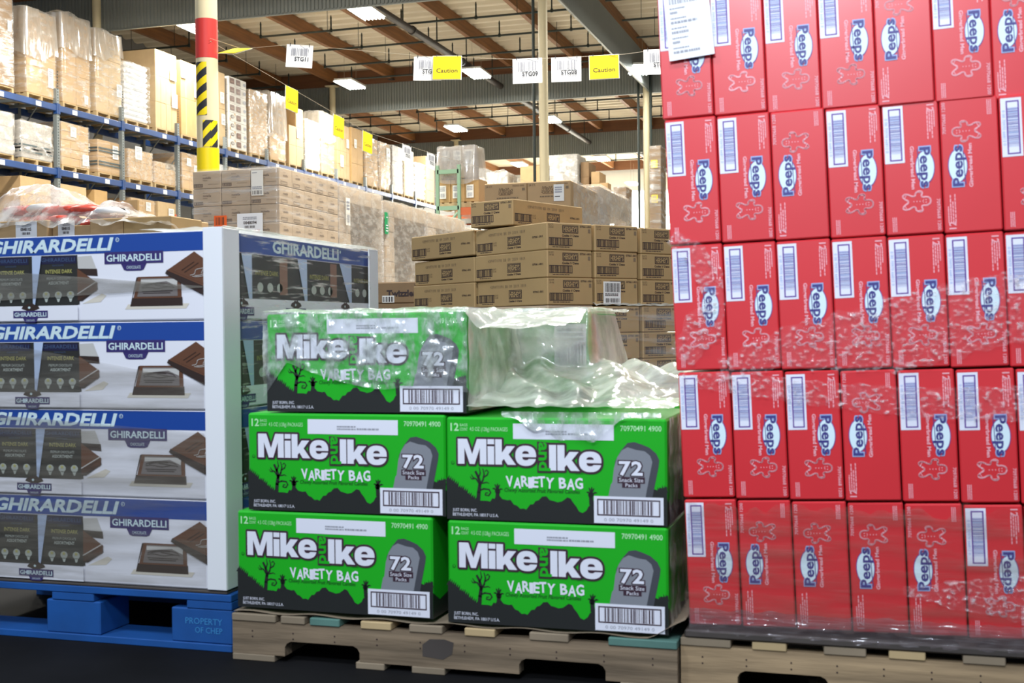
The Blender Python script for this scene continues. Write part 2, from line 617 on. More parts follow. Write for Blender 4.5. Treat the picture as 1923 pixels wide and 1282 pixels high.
# columns
def column(x, y, r, z1):
    bb = MB()
    bb.tube((x, y, 0), (x, y, z1), r, 'column_cream', 72)
    bb.box(x - 0.2, y - 0.2, z1 - 0.03, x + 0.2, y + 0.2, z1, 'column_cream')
    return bb.build('column', smooth=False)


for x, y, lb in ((-7.15, 26.2, 'tall cream steel column standing behind the tan cartons and the logo carton pallet'),
                 (-7.15, 38.85, 'slim cream steel column farther back, right beside the red carton stack'),
                 (-18.8, 26.2, 'cream column behind the bagged loads on the upper rack level'),
                 (-18.3, 38.9, 'grey-lit column under the second grey metal curtain'),
                 (-18.3, 51.9, 'cream column under the third grey curtain, above the bagged load')):
    setp(column(x, y, 0.105, 9.44), lb, 'column', kind='structure')

px, py, pr = -7.0, 11.7, 0.118
col = setp(column(px, py, pr, 9.4), 'cream steel column with red and yellow bands behind the stretch-wrapped case load', 'column', kind='structure')


def band(name, z0, z1, a0, a1, m, dr):
    bb = MB()
    bb.grid(lambda u, v: (px + (pr + dr) * cos(a0 + (a1 - a0) * u), py + (pr + dr) * sin(a0 + (a1 - a0) * u), z0 + (z1 - z0) * v), 72, 1, m)
    return setp(bb.build(name, col), name.replace('_', ' ') + ' painted round the column')


band('red_band', 3.85, 4.275, 0, 2 * pi, 'column_red', 0.002)
band('yellow_band', 0.0, 2.874, 0, 2 * pi, 'column_yellow', 0.002)


def hazard(z0, z1, a0, a1, up, cols=1):
    """Striped warning tape stuck on the column."""
    bb = MB()
    rr = pr + 0.003

    def q(a, z, k):
        return (px + (rr + 0.0015 * k) * cos(a), py + (rr + 0.0015 * k) * sin(a), z)
    bb.grid(lambda u, v: q(a0 + (a1 - a0) * u, z0 + (z1 - z0) * v, 0), 10, 1, 'column_yellow')
    per, sl = 0.17, 0.10
    n = int((z1 - z0 + sl) / per) + 2
    for cI in range(cols):
        b0 = a0 + (a1 - a0) * cI / cols
        b1 = a0 + (a1 - a0) * (cI + 1) / cols
        for i in range(-1, n):
            zs = z0 + i * per + (0.085 if cI else 0)
            for t in range(8):
                f0, f1 = t / 8, (t + 1) / 8
                c = []
                for f, dz in ((f0, 0), (f1, 0), (f1, per / 2), (f0, per / 2)):
                    c.append((b0 + (b1 - b0) * f, min(z1, max(z0, zs + sl * f + dz))))
                if c[2][1] - c[1][1] > 1e-4 or c[3][1] - c[0][1] > 1e-4:
                    bb.face([q(a, z, 1) for a, z in c], 'tape_black')
    return setp(bb.build('warning_tape', col), 'black and yellow striped warning tape')


va = math.atan2(-py, -px)          # the side of the column that faces the picture
hazard(3.225, 3.80, va - 1.25, va - 0.05, 1)
hazard(2.88, 3.17, va - 0.45, va + 1.0, 1, 2)

# conduits on the columns
b = MB()
b.tube((-7.33, 26.05, 2.5), (-7.33, 26.05, 9.4), 0.035, 'pipe_dark', 8)
setp(b.build('conduit_pipe'), 'dark vertical conduit running down the left of the middle cream column', 'pipe')
b = MB()
b.tube((-7.38, 38.7, 2.5), (-7.38, 38.7, 9.2), 0.04, 'pipe_dark', 8)
b.tube((-6.98, 38.7, 5.0), (-6.98, 38.7, 9.2), 0.04, 'pipe_dark', 8)
setp(b.build('conduit_pipe'), 'pair of dark conduits beside the slim farther cream column', 'pipe')

# sprinkler branch lines and mains
def branch(y, x0, x1, z, heads, label, group='sprinkler branch pipes'):
    bb = MB()
    bb.tube((x0, y, z), (x1, y, z), 0.03, 'pipe_dark', 8)
    o = setp(bb.build('sprinkler_pipe'), label, 'pipe', group)
    for hx in heads:
        hb = MB()
        hb.tube((hx, y, z), (hx, y, z + 0.36), 0.022, 'pipe_dark', 6)
        hb.tube((hx, y, z + 0.33), (hx, y, z + 0.42), 0.03, 'pipe_dark', 6, r1=0.012)
        hb.tube((hx, y, z - 0.045), (hx, y, z + 0.05), 0.04, 'pipe_dark', 6)
        hb.build('sprinkler_riser', o)
    for f in (.22, .8):
        hb = MB()
        hb.tube((x0 + (x1 - x0) * f, y, z), (x0 + (x1 - x0) * f, y, 10.03), 0.008, 'pipe_dark', 5)
        hb.build('pipe_hanger', o)
    return o


PLACE = ['nearest', 'second nearest', 'third nearest', 'farthest']
for i, y in enumerate((30.78, 32.87, 34.93, 36.95)):
    branch(y, -16.7, -7.2, 9.2, (-16.68, -14.5, -12.4, -10.25, -8.15), 'black sprinkler pipe across the middle roof bay, %s of its four' % PLACE[i])
    branch(y + 0.05, -21.5, -19.0, 9.15, (-19.02,), 'short black sprinkler pipe above the rack loads, %s of its four' % PLACE[i])
    branch(y - 0.5, -6.6, -4.2, 9.2, (-4.22,), 'short black sprinkler pipe right of the lengthwise grey curtain, %s of its four' % PLACE[i])
for i, y in enumerate((41.3, 43.4, 45.4, 47.5)):
    branch(y, -16.9, -3.0, 9.2, (-16.88, -14.5, -12.4, -10.25, -8.15, -6.0), 'black sprinkler pipe across the roof bay behind the second curtain, %s of its four' % PLACE[i])
    branch(y + 0.05, -21.5, -17.6, 9.15, (-17.62, -19.7), 'short sprinkler pipe behind the second curtain, rack side, %s of its four' % PLACE[i])
for i, y in enumerate((54.5, 56.7, 58.9)):
    branch(y, -15.0, -3.0, 9.15, (-14.5, -12.4, -10.25, -8.15, -6.0), 'black sprinkler pipe in the last roof bay, %s of its three' % ('nearest', 'middle one', 'farthest')[i])

for y0, y1, lb, z in ((26.5, 38.9, 'thick dark sprinkler main hung under the middle roof bay', 9.02), (40.0, 51.9, 'thick dark sprinkler main in the roof bay behind the second curtain', 9.0),
                      (53.0, 64.0, 'thick sprinkler main running to the back wall in the last roof bay', 9.0)):
    xx = -12.1 if y0 < 50 else -10.6
    b = MB()
    b.tube((xx, y0, z), (xx, y1, z), 0.1, 'pipe_main', 14)
    for t in (0.35, 0.68):
        yy = y0 + (y1 - y0) * t
        b.tube((xx, yy - 0.06, z), (xx, yy + 0.06, z), 0.125, 'pipe_main', 14)
    o = setp(b.build('sprinkler_main'), lb, 'pipe')
    for k in range(5):
        h = MB()
        yy = y0 + 1.0 + k * (y1 - y0 - 2) / 4
        h.tube((xx + 0.02, yy, z + 0.1), (xx + 0.02, yy, 9.95), 0.02, 'pipe_dark', 6)
        h.build('pipe_hanger', o)

# hanging fluorescent fixtures
def lamp_fixture(x, y, label, power, rz=0.04, z=8.82):
    t = thing('ceiling_light', label, 'light', (x, y, z), rz, 'hanging fluorescent fixtures')
    hb = MB()
    hb.prism([(-0.33, -0.02), (-0.29, 0.07), (0.29, 0.07), (0.33, -0.02), (0.28, 0.01), (-0.28, 0.01)], -0.64, 0.64, 'lamp_housing')
    hb.build('housing', t)
    for k in range(6):
        tb = MB()
        xx = -0.25 + 0.1 * k
        tb.tube((xx, -0.62, -0.03), (xx, 0.62, -0.03), 0.028, 'tube_glow', 8)
        tb.build('fluorescent_tube', t)
    for yy in (-0.5, 0.5):
        wb = MB()
        wb.tube((0, yy, 0.07), (0, yy, 1.1), 0.006, 'wire', 4)
        wb.build('hanging_wire', t)
    l = area('fixture_glow', (0, 0, -0.08), (0, 0, 0), 0.6, 1.25, power, (1.0, 0.96, 0.86))
    l.parent = t


LP = 360
lamp_fixture(-12.2, 27.9, 'bright fluorescent fixture at the top edge, just under the first grey curtain', LP)
lamp_fixture(-17.0, 27.9, 'bright fluorescent fixture partly behind the red-banded column', LP)
lamp_fixture(-16.28, 35.95, 'bright fluorescent fixture hanging above the rack loads, left of the caution signs', LP)
lamp_fixture(-11.9, 35.75, 'bright fluorescent fixture right beside the middle yellow caution sign', LP)
lamp_fixture(-15.95, 45.25, 'bright fluorescent fixture behind the second grey curtain, above the bagged load', LP)
lamp_fixture(-11.9, 44.6, 'fluorescent fixture half hidden behind the middle cream column', LP)
lamp_fixture(-16.6, 56.3, 'bright fluorescent fixture below the third curtain, left of the middle column', LP)
lamp_fixture(-12.4, 55.8, 'bright fluorescent fixture below the third curtain, between the two cream columns', LP)
lamp_fixture(-12.3, 62.6, 'glaring fluorescent fixture washing the white back wall beside the slim column', 9000, z=8.4)
lamp_fixture(-6.9, 36.6, 'fluorescent fixture peeking out left of the red carton stack', 150, rz=0.3, z=8.75)

# ------------------------------------------------------------------ pallets
def stringer_pallet(name, label, x0, x1, y0, y1, wood, boards, notches, h=0.125, group=None):
    """Wood pallet whose stringers run along x; deck and foot boards run along y."""
    t = thing(name, label, 'pallet', (x0, y0, 0), 0, group)
    w, d = x1 - x0, y1 - y0
    for k, yy in enumerate((0, d / 2 - 0.02, d - 0.04)):
        out = [(0, 0.018), (0, h - 0.02), (w, h - 0.02), (w, 0.018)]
        for a, c in sorted(notches, reverse=True):
            out += [(c, 0.018), (c, 0.042), (c - 0.006, 0.052), (c - 0.018, 0.058), (a + 0.018, 0.058), (a + 0.006, 0.052), (a, 0.042), (a, 0.018)]
        sb = MB()
        sb.prism(out[::-1], yy, yy + 0.04, wood)
        o = sb.build('stringer', t)
        if k == 0:
            nb = MB()
            for q in range(10):
                nx = (q + 0.5) * w / 10
                for zz in (h - 0.045, h - 0.06):
                    nb.tube((nx, -0.001, zz), (nx, 0.004, zz), 0.0022, 'ink', 6)
            nb.build('nail', o)
    for a, c, m in boards:
        bb = MB()
        bb.box(a, -0.004, h - 0.0195, c, d, h, m, 0.002)
        q = bb.build('deck_board', t)
        if m == 'pallet_teal':
            setp(q, 'teal-painted deck board')
    for a, c in ((0, 0.125), (w * 0.30, w * 0.30 + 0.08), (w * 0.43, w * 0.43 + 0.09), (w - 0.14, w)):
        bb = MB()
        bb.box(a, -0.002, 0, c, d, 0.0175, 'pallet_board', 0.002)
        bb.build('foot_board', t)
    return t


stringer_pallet('wooden_pallet', 'worn brown wooden pallet under the green cartons', -1.664, -0.466, 2.872, 3.872, 'pallet_wood',
                [(0, .13, 'pallet_board'), (.145, .215, 'pallet_board'), (.23, .315, 'pallet_teal'), (.375, .46, 'pallet_yellow'), (.51, .60, 'pallet_board'), (.66, .74, 'pallet_yellow'), (.83, .93, 'pallet_board'), (1.03, 1.198, 'pallet_teal')],
                [(.155, .370), (.802, 1.022)])
stringer_pallet('wooden_pallet', 'pale wooden pallet under the red cartons', -0.462, 0.58, 2.90, 3.90, 'pallet_wood_pale',
                [(0, .12, 'pallet_board'), (.17, .25, 'pallet_yellow'), (.335, .43, 'pallet_board'), (.48, .56, 'pallet_yellow'), (.64, .73, 'pallet_board'), (.79, .88, 'pallet_yellow'), (.93, 1.04, 'pallet_board')],
                [(.135, .345), (.69, .90)], h=0.13)

# knot and scuffs on the brown pallet's front
a_ = Art((-1.664, 2.872, 0), (1, 0, 0), (0, 0, 1), 0.0008)
a_.poly([(.545, .045), (.60, .04), (.625, .055), (.63, .085), (.605, .092), (.565, .09), (.545, .075)], 'slip_dark')
a_.build('paint_stain', bpy.data.objects['wooden_pallet']).matrix_parent_inverse = Matrix.Translation((1.664, -2.872, 0))

# blue block pallet
BX0, BX1, BY0, BY1, BH = -2.72, -1.698, 2.925, 4.04, 0.158
t = thing('blue_pallet', 'blue painted block pallet under the chocolate display cartons', 'pallet', (BX0, BY0, 0))
bw, bd = BX1 - BX0, BY1 - BY0
for k in range(9):
    bb = MB()
    yy = k * (bd - 0.10) / 8
    bb.box(0, yy, BH - 0.020, bw, yy + (0.13 if k in (0, 8) else 0.10) - (0.03 if k == 8 else 0), BH, 'pallet_blue', 0.002)
    bb.build('deck_board', t)
for k, xx in enumerate((0, bw / 2 - 0.07, bw - 0.14)):
    bb = MB()
    bb.box(xx, 0.002, BH - 0.043, xx + 0.14, bd - 0.002, BH - 0.0205, 'pallet_blue', 0.002)
    bb.build('stringer_board', t)
    for yy in (0.004, bd / 2 - 0.07, bd - 0.144):
        bb = MB()
        x0_, x1_ = (xx, xx + 0.14)
        if k == 2:
            x0_ = xx - 0.05
        if k == 1:
            x0_, x1_ = xx - 0.02, xx + 0.16
        bb.box(x0_, yy, 0.0205, x1_, yy + 0.14, BH - 0.0435, 'pallet_blue', 0.003)
        o = bb.build('block', t)
        if k == 2 and yy < 0.1:
            a_ = Art((x0_, yy, 0.02), (1, 0, 0), (0, 0, 1), 0.0005)
            a_.text('PROPERTY', 0.045, 0.052, 0.017, 'stencil', w=0.115, off=0.008)
            a_.text('OF CHEP', 0.075, 0.028, 0.016, 'stencil', w=0.085, off=0.008)
            a_.build('stencilled_lettering', o)
for yy in (0.0, bd / 2 - 0.07, bd - 0.14):
    bb = MB()
    bb.box(0, yy, 0, bw, yy + 0.14, 0.020, 'pallet_blue', 0.002)
    bb.build('foot_board', t)

# ------------------------------------------------------------------ green cartons
GW, GH, GD = 0.562, 0.258, 0.40


def green_art(o, u, v, W_, H_, name, parent):
    def X(f):
        return f * W_

    def Y(f):
        return f * H_
    a = Art(o, u, v, 0.0004)
    rnd = random.Random(5)
    # dark ground silhouette: spiky hill, drips, spiky hill
    top = [(0, .40), (.012, .375), (.02, .385), (.03, .35), (.045, .345), (.055, .315), (.07, .305), (.085, .265), (.10, .255), (.115, .222), (.135, .20), (.15, .188), (.19, .188), (.205, .182),
           (.215, .215), (.225, .21), (.232, .235), (.25, .24), (.262, .21), (.285, .20), (.30, .205), (.315, .16), (.33, .15), (.345, .12), (.36, .125), (.372, .115), (.39, .165), (.405, .17), (.415, .20), (.43, .21),
           (.445, .245), (.465, .25), (.48, .215), (.50, .205), (.515, .195), (.535, .205), (.545, .22), (.56, .245), (.575, .235), (.585, .20), (.60, .16), (.612, .115), (.628, .10), (.645, .125), (.655, .165),
           (.668, .185), (.672, .225), (.685, .215), (.70, .19), (.73, .20), (.75, .21), (.90, .24), (.93, .30), (.945, .345), (.96, .335), (.968, .365), (.98, .355), (1, .375)]
    pts = [(0, 0), (1, 0)] + top[::-1]
    a.poly([(X(p), Y(q)) for p, q in pts], 'g_black', 0)
    for k in range(16):        # ragged tufts on the hills
        f = k / 15
        cx, cy = f * .13, .395 - .20 * f
        a.poly([(X(cx - .008), Y(cy - .03)), (X(cx + .012), Y(cy - .03)), (X(cx + .014), Y(cy + .045 * rnd.uniform(.5, 1)))], 'g_black', 0)
    for k in range(10):
        cx, cy = .905 + k * .01, .26 + .011 * k
        a.poly([(X(cx - .008), Y(cy - .04)), (X(cx + .01), Y(cy - .04)), (X(cx - .006), Y(cy + .05 * rnd.uniform(.5, 1)))], 'g_black', 0)
    # bare curly tree
    def st(p, t, m='g_black', k=1, tp=.5):
        a.stroke([(X(x), Y(y)) for x, y in p], t, m, k, taper=tp)
    st([(.148, .17), (.152, .27), (.158, .36), (.150, .42), (.138, .47)], .011)
    st([(.156, .33), (.172, .39), (.178, .45), (.172, .50)], .005)
    st([(.155, .35), (.140, .40), (.125, .415), (.118, .44)], .004)
    st([(.150, .40), (.160, .46), (.155, .51)], .004)
    st([(.176, .42), (.192, .44), (.198, .47), (.19, .49), (.182, .475)], .0035)
    st([(.130, .40), (.118, .40), (.112, .42)], .003)
    st([(.158, .29), (.175, .305), (.20, .30), (.208, .27), (.198, .24), (.182, .245), (.184, .265), (.194, .268)], .004)
    st([(.170, .36), (.190, .37), (.20, .36)], .003)
    # reaching hands
    for hx, hy, sg in ((.238, .20, 1), (.668, .19, -1)):
        st([(hx, hy), (hx + .002 * sg, hy + .07)], .011, tp=.9)
        a.disc(X(hx + .002 * sg), Y(hy + .085), X(.013), Y(.028), 'g_black', 1, 12)
        for k, (dx, dy) in enumerate(((-.020, .075), (-.010, .125), (.002, .135), (.012, .12), (.024, .07))):
            st([(hx + .002 * sg, hy + .085), (hx + dx * .7, hy + .07 + dy * .55), (hx + dx, hy + .05 + dy * .8)], .0045)
    # top line
    a.text('12', X(.022), Y(.868), .019, 'g_pale', 1, off=.02)
    a.text('BAGS', X(.066), Y(.912), .007, 'g_pale', 1, w=X(.036))
    a.text('COUNT', X(.066), Y(.868), .008, 'g_pale', 1, w=X(.036))
    a.text('4.5 OZ (128g) PACKAGES', X(.112), Y(.868), .010, 'g_pale', 1, w=X(.178))
    a.rect(X(.315), Y(.795), X(.77), Y(.945), 'g_white', 1)
    a.scribble(X(.465), Y(.835), X(.56), Y(.885), 'ink_grey', 2, 4, 2)
    a.scribble(X(.565), Y(.835), X(.675), Y(.865), 'ink_grey', 2, 9, 1)
    a.text('70970491 4900', X(.80), Y(.887), .013, 'g_pale', 1, w=X(.178), off=.012)
    # brand logo: plum backing, white letters
    logo = Art(o, u, v, 0.0004)
    def letter(ch, x, y, sx, sy, m, k, grow=0.0, hole=None):
        """Heavy wide letters; grow thickens the shape all round for the dark backing."""
        shapes = {
            'M': [[(0, 0), (0, 1), (.44, 1), (.675, .40), (.91, 1), (1.35, 1), (1.35, 0), (1.04, 0), (1.04, .64), (.79, 0), (.56, 0), (.31, .64), (.31, 0)]],
            'i': [[(0, 0), (.31, 0), (.31, .72), (0, .72)], [(0, .80), (.31, .80), (.31, 1), (0, 1)]],
            'k': [[(0, 0), (0, 1), (.31, 1), (.31, .47), (.53, .74), (.92, .74), (.62, .41), (.96, 0), (.57, 0), (.40, .23), (.31, .14), (.31, 0)]],
            'e': [[(.47 + .48 * math.copysign(abs(cos(q * pi / 14)) ** .85, cos(q * pi / 14)), .37 + .40 * math.copysign(abs(sin(q * pi / 14)) ** .85, sin(q * pi / 14))) for q in range(28)]],
            'I': [[(0, .12), (.05, 0), (.31, 0), (.31, 1), (0, 1)]],
        }[ch]
        for sh in shapes:
            pts = [(x + a_ * sx, y + b_ * sy) for a_, b_ in sh]
            logo.poly(pts, m, k)
            if grow:
                logo.stroke(pts, grow, m, k, closed=True)
                for q in pts:
                    logo.disc(q[0], q[1], grow / 2, grow / 2, m, k, 10)
        if ch == 'e' and hole:
            for sh in ([(.31, .45), (.34, .52), (.41, .555), (.53, .555), (.60, .52), (.63, .45)], [(.31, .32), (.34, .235), (.42, .20), (.55, .205), (.62, .255), (.96, .255), (.96, .32)]):
                logo.poly([(x + a_ * sx, y + b_ * sy) for a_, b_ in sh], hole, k + 1)

    for pas, grow in (('g_plum', .0105), ('g_white', 0)):
        for word, x, y, hh, w in (('Mike', .056, .545, .245, .365), ('Ike', .480, .500, .245, .235)):
            adv = {'M': 1.40, 'i': .36, 'k': .94, 'e': .95, 'I': .36}
            sx = X(w) / sum(adv[c] for c in word)
            xx = X(x)
            for c in word:
                letter(c, xx, Y(y), sx, Y(hh), pas, 3 if grow else 5, grow, None if grow else 'g_plum')
                xx += adv[c] * sx
    logo.poly([(X(x), Y(y)) for x, y in ((.425, .475), (.49, .475), (.49, .765), (.425, .775))], 'g_plum', 3)
    logo.text('and', X(.4345), Y(.762), .0285, 'g_green', 6, w=.068, off=.03, rot=-pi / 2)
    logo.disc(X(.030), Y(.555), .0045, .0045, 'g_darkgreen', 2, 12)
    logo.disc(X(.030), Y(.555), .0034, .0034, 'g_green', 3, 12)
    logo.text('R', X(.0255), Y(.543), .0045, 'g_darkgreen', 4)
    logo.text('BRAND', X(.60), Y(.468), .004, 'g_darkgreen', 2)
    # hand-lettered line, letters at uneven heights
    x = .283
    for ch, w, dy, r in (('V', .034, .0, .05), ('A', .036, -.012, -.04), ('R', .034, .004, .06), ('I', .014, -.008, .03), ('E', .030, .0, -.05), ('T', .034, .004, .04), ('Y', .036, -.004, -.06), (' ', .025, 0, 0), ('B', .034, -.004, .05), ('A', .038, -.012, -.03), ('G', .038, -.004, .05)):
        if ch != ' ':
            a.text(ch, X(x), Y(.335 + dy), Y(.098), 'g_white', 2, w=X(w * .86), off=.03, rot=r)
        x += w
    a.text('Chewy Assorted Fruit Flavored Candies', X(.272), Y(.285), .0095, 'g_darkgreen', 2, w=X(.345), off=.01, shear=.25)
    # tombstone with the count
    ts = Art(o, u, v, 0.0004)
    ts.poly([(X(p), Y(q)) for p, q in ((.755, .25), (.775, .60), (.80, .70), (.83, .775), (.86, .785), (.89, .765), (.925, .735), (.955, .68), (.968, .62), (.965, .56), (.935, .25))], 'g_slate', 1)
    ts.poly([(X(p), Y(q)) for p, q in ((.742, .25), (.755, .38), (.762, .40), (.770, .54), (.785, .64), (.805, .705), (.83, .735), (.87, .71), (.905, .70), (.928, .66), (.938, .60), (.932, .54), (.905, .25))], 'g_grey', 2)
    ts.text('72', X(.795), Y(.475), Y(.125), 'g_plum', 3, w=X(.098), off=.085, sp=1.1)
    ts.rect(X(.785), Y(.395), X(.905), Y(.455), 'g_plum', 3)
    ts.rect(X(.805), Y(.352), X(.885), Y(.40), 'g_plum', 3)
    ts.text('72', X(.795), Y(.475), Y(.125), 'g_white', 5, w=X(.098), off=.03, sp=1.1)
    ts.text('Snack Size', X(.792), Y(.408), Y(.038), 'g_white', 5, w=X(.106))
    ts.text('Packs', X(.82), Y(.362), Y(.034), 'g_white', 5, w=X(.052))
    # barcode label
    bl = Art(o, u, v, 0.0004)
    bl.rect(X(.68), Y(.012), X(.985), Y(.268), 'g_white', 6)
    bl.frame(X(.694), Y(.085), X(.971), Y(.243), .0032, 'g_plum', 7)
    bl.bars(X(.722), Y(.10), X(.943), Y(.228), 'g_plum', 7, 11, 30)
    bl.text('0 00 70970 49149 0', X(.725), Y(.032), .0078, 'ink_grey', 7, w=X(.215))
    a.text('JUST BORN, INC.', X(.028), Y(.078), .0076, 'g_white', 1, w=X(.115))
    a.text('BETHLEHEM, PA 18017 U.S.A.', X(.028), Y(.033), .0076, 'g_white', 1, w=X(.215))
    for nm, q in (('front_print', a), ('brand_logo', logo), ('tombstone_graphic', ts), ('barcode_label', bl)):
        q.build(nm, parent)


b = MB()
b.box(0, 0, 0, GW, GD, GH, 'g_green', 0.005)
green = b.build('candy_carton')
green_art((0, 0, 0), (1, 0, 0), (0, 0, 1), GW, GH, 'front', green)
a_ = Art((GW, 0, 0), (0, 1, 0), (0, 0, 1))
a_.poly([(0, 0), (GD, 0), (GD, GH * .20), (GD * .6, GH * .12), (GD * .3, GH * .2), (GD * .12, GH * .16), (0, GH * .26)], 'g_black')
a_.build('end_print', green)
first = True
GREEN = 'green candy cartons'
spots = [
    (-1.653, 2.884, 0.140, -.6, 'green candy carton in the bottom layer, left of its pair'),
    (-1.050, 2.878, 0.136, .3, 'green candy carton in the bottom layer, right of its pair'),
    (-1.618, 2.886, 0.402, 0, 'green candy carton in the middle layer, left one, straight under the topmost front carton'),
    (-1.051, 2.880, 0.398, .4, 'green candy carton in the middle layer, right one, under the sloping film'),
    (-1.562, 2.892, 0.665, 0, 'topmost front green candy carton, its logo veiled by crinkled film'),
    (-1.653, 3.30, 0.140, 0, 'green candy carton hidden behind the bottom left front one'),
    (-1.056, 3.30, 0.140, 0, 'green candy carton hidden behind the bottom right front one'),
    (-1.618, 3.30, 0.402, 0, 'green candy carton behind the middle left front one'),
    (-1.051, 3.30, 0.402, 0, 'green candy carton behind the middle right front one'),
]
for x, y, z, rz, lb in spots:
    o = green if first else dup(green)
    first = False
    o.location, o.rotation_euler = (x, y, z), (0, 0, R(rz))
    setp(o, lb, 'carton', GREEN)
# the cloudy carton at the back right of the top layer shows its end with a white label
b = MB()
b.box(0, 0, 0, 0.562, 0.34, GH, 'g_green', 0.005)
o = b.build('candy_carton')
o.location = (-1.334, 3.31, 0.665)
b = Art((0, 0, 0), (1, 0, 0), (0, 0, 1))
b.poly([(0, 0), (.56, 0), (.56, .05), (.46, .03), (.32, .06), (0, .04)], 'g_black')
b.rect(.455, .09, .548, .225, 'g_white', 1)
b.bars(.462, .10, .54, .165, 'ink_grey', 2, 8, 14)
b.scribble(.465, .175, .54, .215, 'ink_grey', 2, 5, 3)
b.rect(.20, .07, .36, .24, 'g_grey', 1)
b.build('end_print', o)
setp(o, 'green carton at back of the top layer, white label on it, under cloudy film', 'carton', GREEN)

# slip sheet on the pallet, its right end curling up
b = MB()
b.grid(lambda u, v: (-1.662 + 1.215 * u, 2.874 + 0.9 * v, 0.1275 + 0.002 + (0.045 * max(0, u - .93) / .07 if u > .93 else 0) + 0.003 * sin(u * 40)), 80, 4, 'slip_sheet')
setp(b.build('slip_sheet'), 'brown paper slip sheet between the brown pallet and the green cartons', 'sheet')

# film over the green cartons
t = thing('stretch_film', 'crinkled clear film over the top of the green cartons, sagging to the right', 'film', (0, 0, 0))


def nz(x, y, z=0.0, s=1.0):
    return noise.noise(Vector((x * s, y * s, z * s)))


def front_sheet(u, v):
    x = -1.568 + 0.575 * u
    lo = 0.80 - 0.075 * (1 - abs(2 * u - 1.2) ** 1.5) - (.12 * max(0, (.12 - u) / .12)) - .06 * max(0, (u - .75) / .25)
    z = lo + (0.934 - lo) * v
    y = 2.882 + 0.006 * nz(x, z, 3, 22) + 0.004 * nz(x, z, 8, 60) + (0.012 if v > .97 else 0)
    return (x, y, z)


b = MB()
b.grid(front_sheet, 90, 50, 'FILM')
b.names = ['film_crinkled']
b.build('front_sheet', t, True)


def top_sheet(u, v):
    x = -1.575 + (0.815 + .02 * sin(v * 9)) * u
    y = 2.884 + 0.87 * v
    z = 0.931 + 0.010 * nz(x, y, 1, 12) + 0.006 * nz(x, y, 5, 30)
    if u > .70 and v < .45:          # where the front carton ends, the film dips to the back carton
        z -= 0.05 * min(1, (u - .70) / .05) * (1 - v / .45)
    return (x, y, z)


b = MB()
b.grid(top_sheet, 70, 60, 'FILM')
b.names = ['film_draped']
b.build('top_sheet', t, True)


def drape(u, v):
    """Up from the front edge to the foot of the back carton, up its face and over it; beside that carton it just slopes on."""
    x = -0.998 + 0.525 * u
    e = min(1.0, max(0.0, (u - .425) / .05))
    if v < .6:
        q = v / .6
        y = 2.885 + .40 * q
        z = .672 + (.11 - .045 * u) * q ** 1.3
    elif v < .8:
        q = (v - .6) / .2
        y = 3.285 + (.012 + .12 * e) * q
        z = .782 - .045 * u + (.150 * (1 - e) + .01 * e) * q
    else:
        q = (v - .8) / .2
        y = 3.297 + .12 * e + .33 * q
        z = (.932 + .004 * q) * (1 - e) + (.792 - .045 * u - .03 * q) * e
    amp = 1 - .8 * max(0, min(1, (v - .6) / .1)) * (1 - e)
    z += amp * (.012 * sin(23 * u + 14 * v + 5 * nz(x, y, 2, 4)) * min(1, v * 4) + .004 * nz(x, y, 4, 30) + .012)
    y += .006 * nz(x, z, 6, 18) * (1 - amp)
    return (x, y, max(z, .667))


b = MB()
b.grid(drape, 110, 110, 'film_veil')
b.build('draped_sheet', t, True)


def end_veil(u, v):
    y, z = 2.893 + .395 * u, .672 + .262 * v
    return (-.993 + .05 * u * (1 - v) + .005 * nz(y, z, 2, 18), y, z)


b = MB()
b.grid(end_veil, 40, 30, 'film_veil')
b.build('end_sheet', t, True)


def apron(u, v):
    """The tongue hanging over the middle right carton's front, ragged along its foot."""
    x = -0.90 + 0.40 * u
    d = (.012 + .085 * max(0, sin(pi * min(1, u * 1.15))) ** 1.5) * (.75 + .7 * nz(x, 0, 3, 16))
    z = 0.672 - d * v
    return (x, 2.873 - 0.004 * v + 0.004 * nz(x, z, 2, 40), z)


b = MB()
b.grid(apron, 80, 14, 'film_crinkled')
b.build('hanging_edge', t, True)


def corner_film(u, v):
    z = 0.15 + 0.51 * v
    x = -0.482 + 0.004 * nz(0, z, 1, 30)
    return (x, 2.88 + 0.25 * u, z)


b = MB()
b.grid(corner_film, 10, 40, 'FILM')
b.names = ['film_crinkled']
b.build('side_sheet', t, True)

# ------------------------------------------------------------------ red cartons
RW, RH, RD = 0.1225, 0.301, 0.94


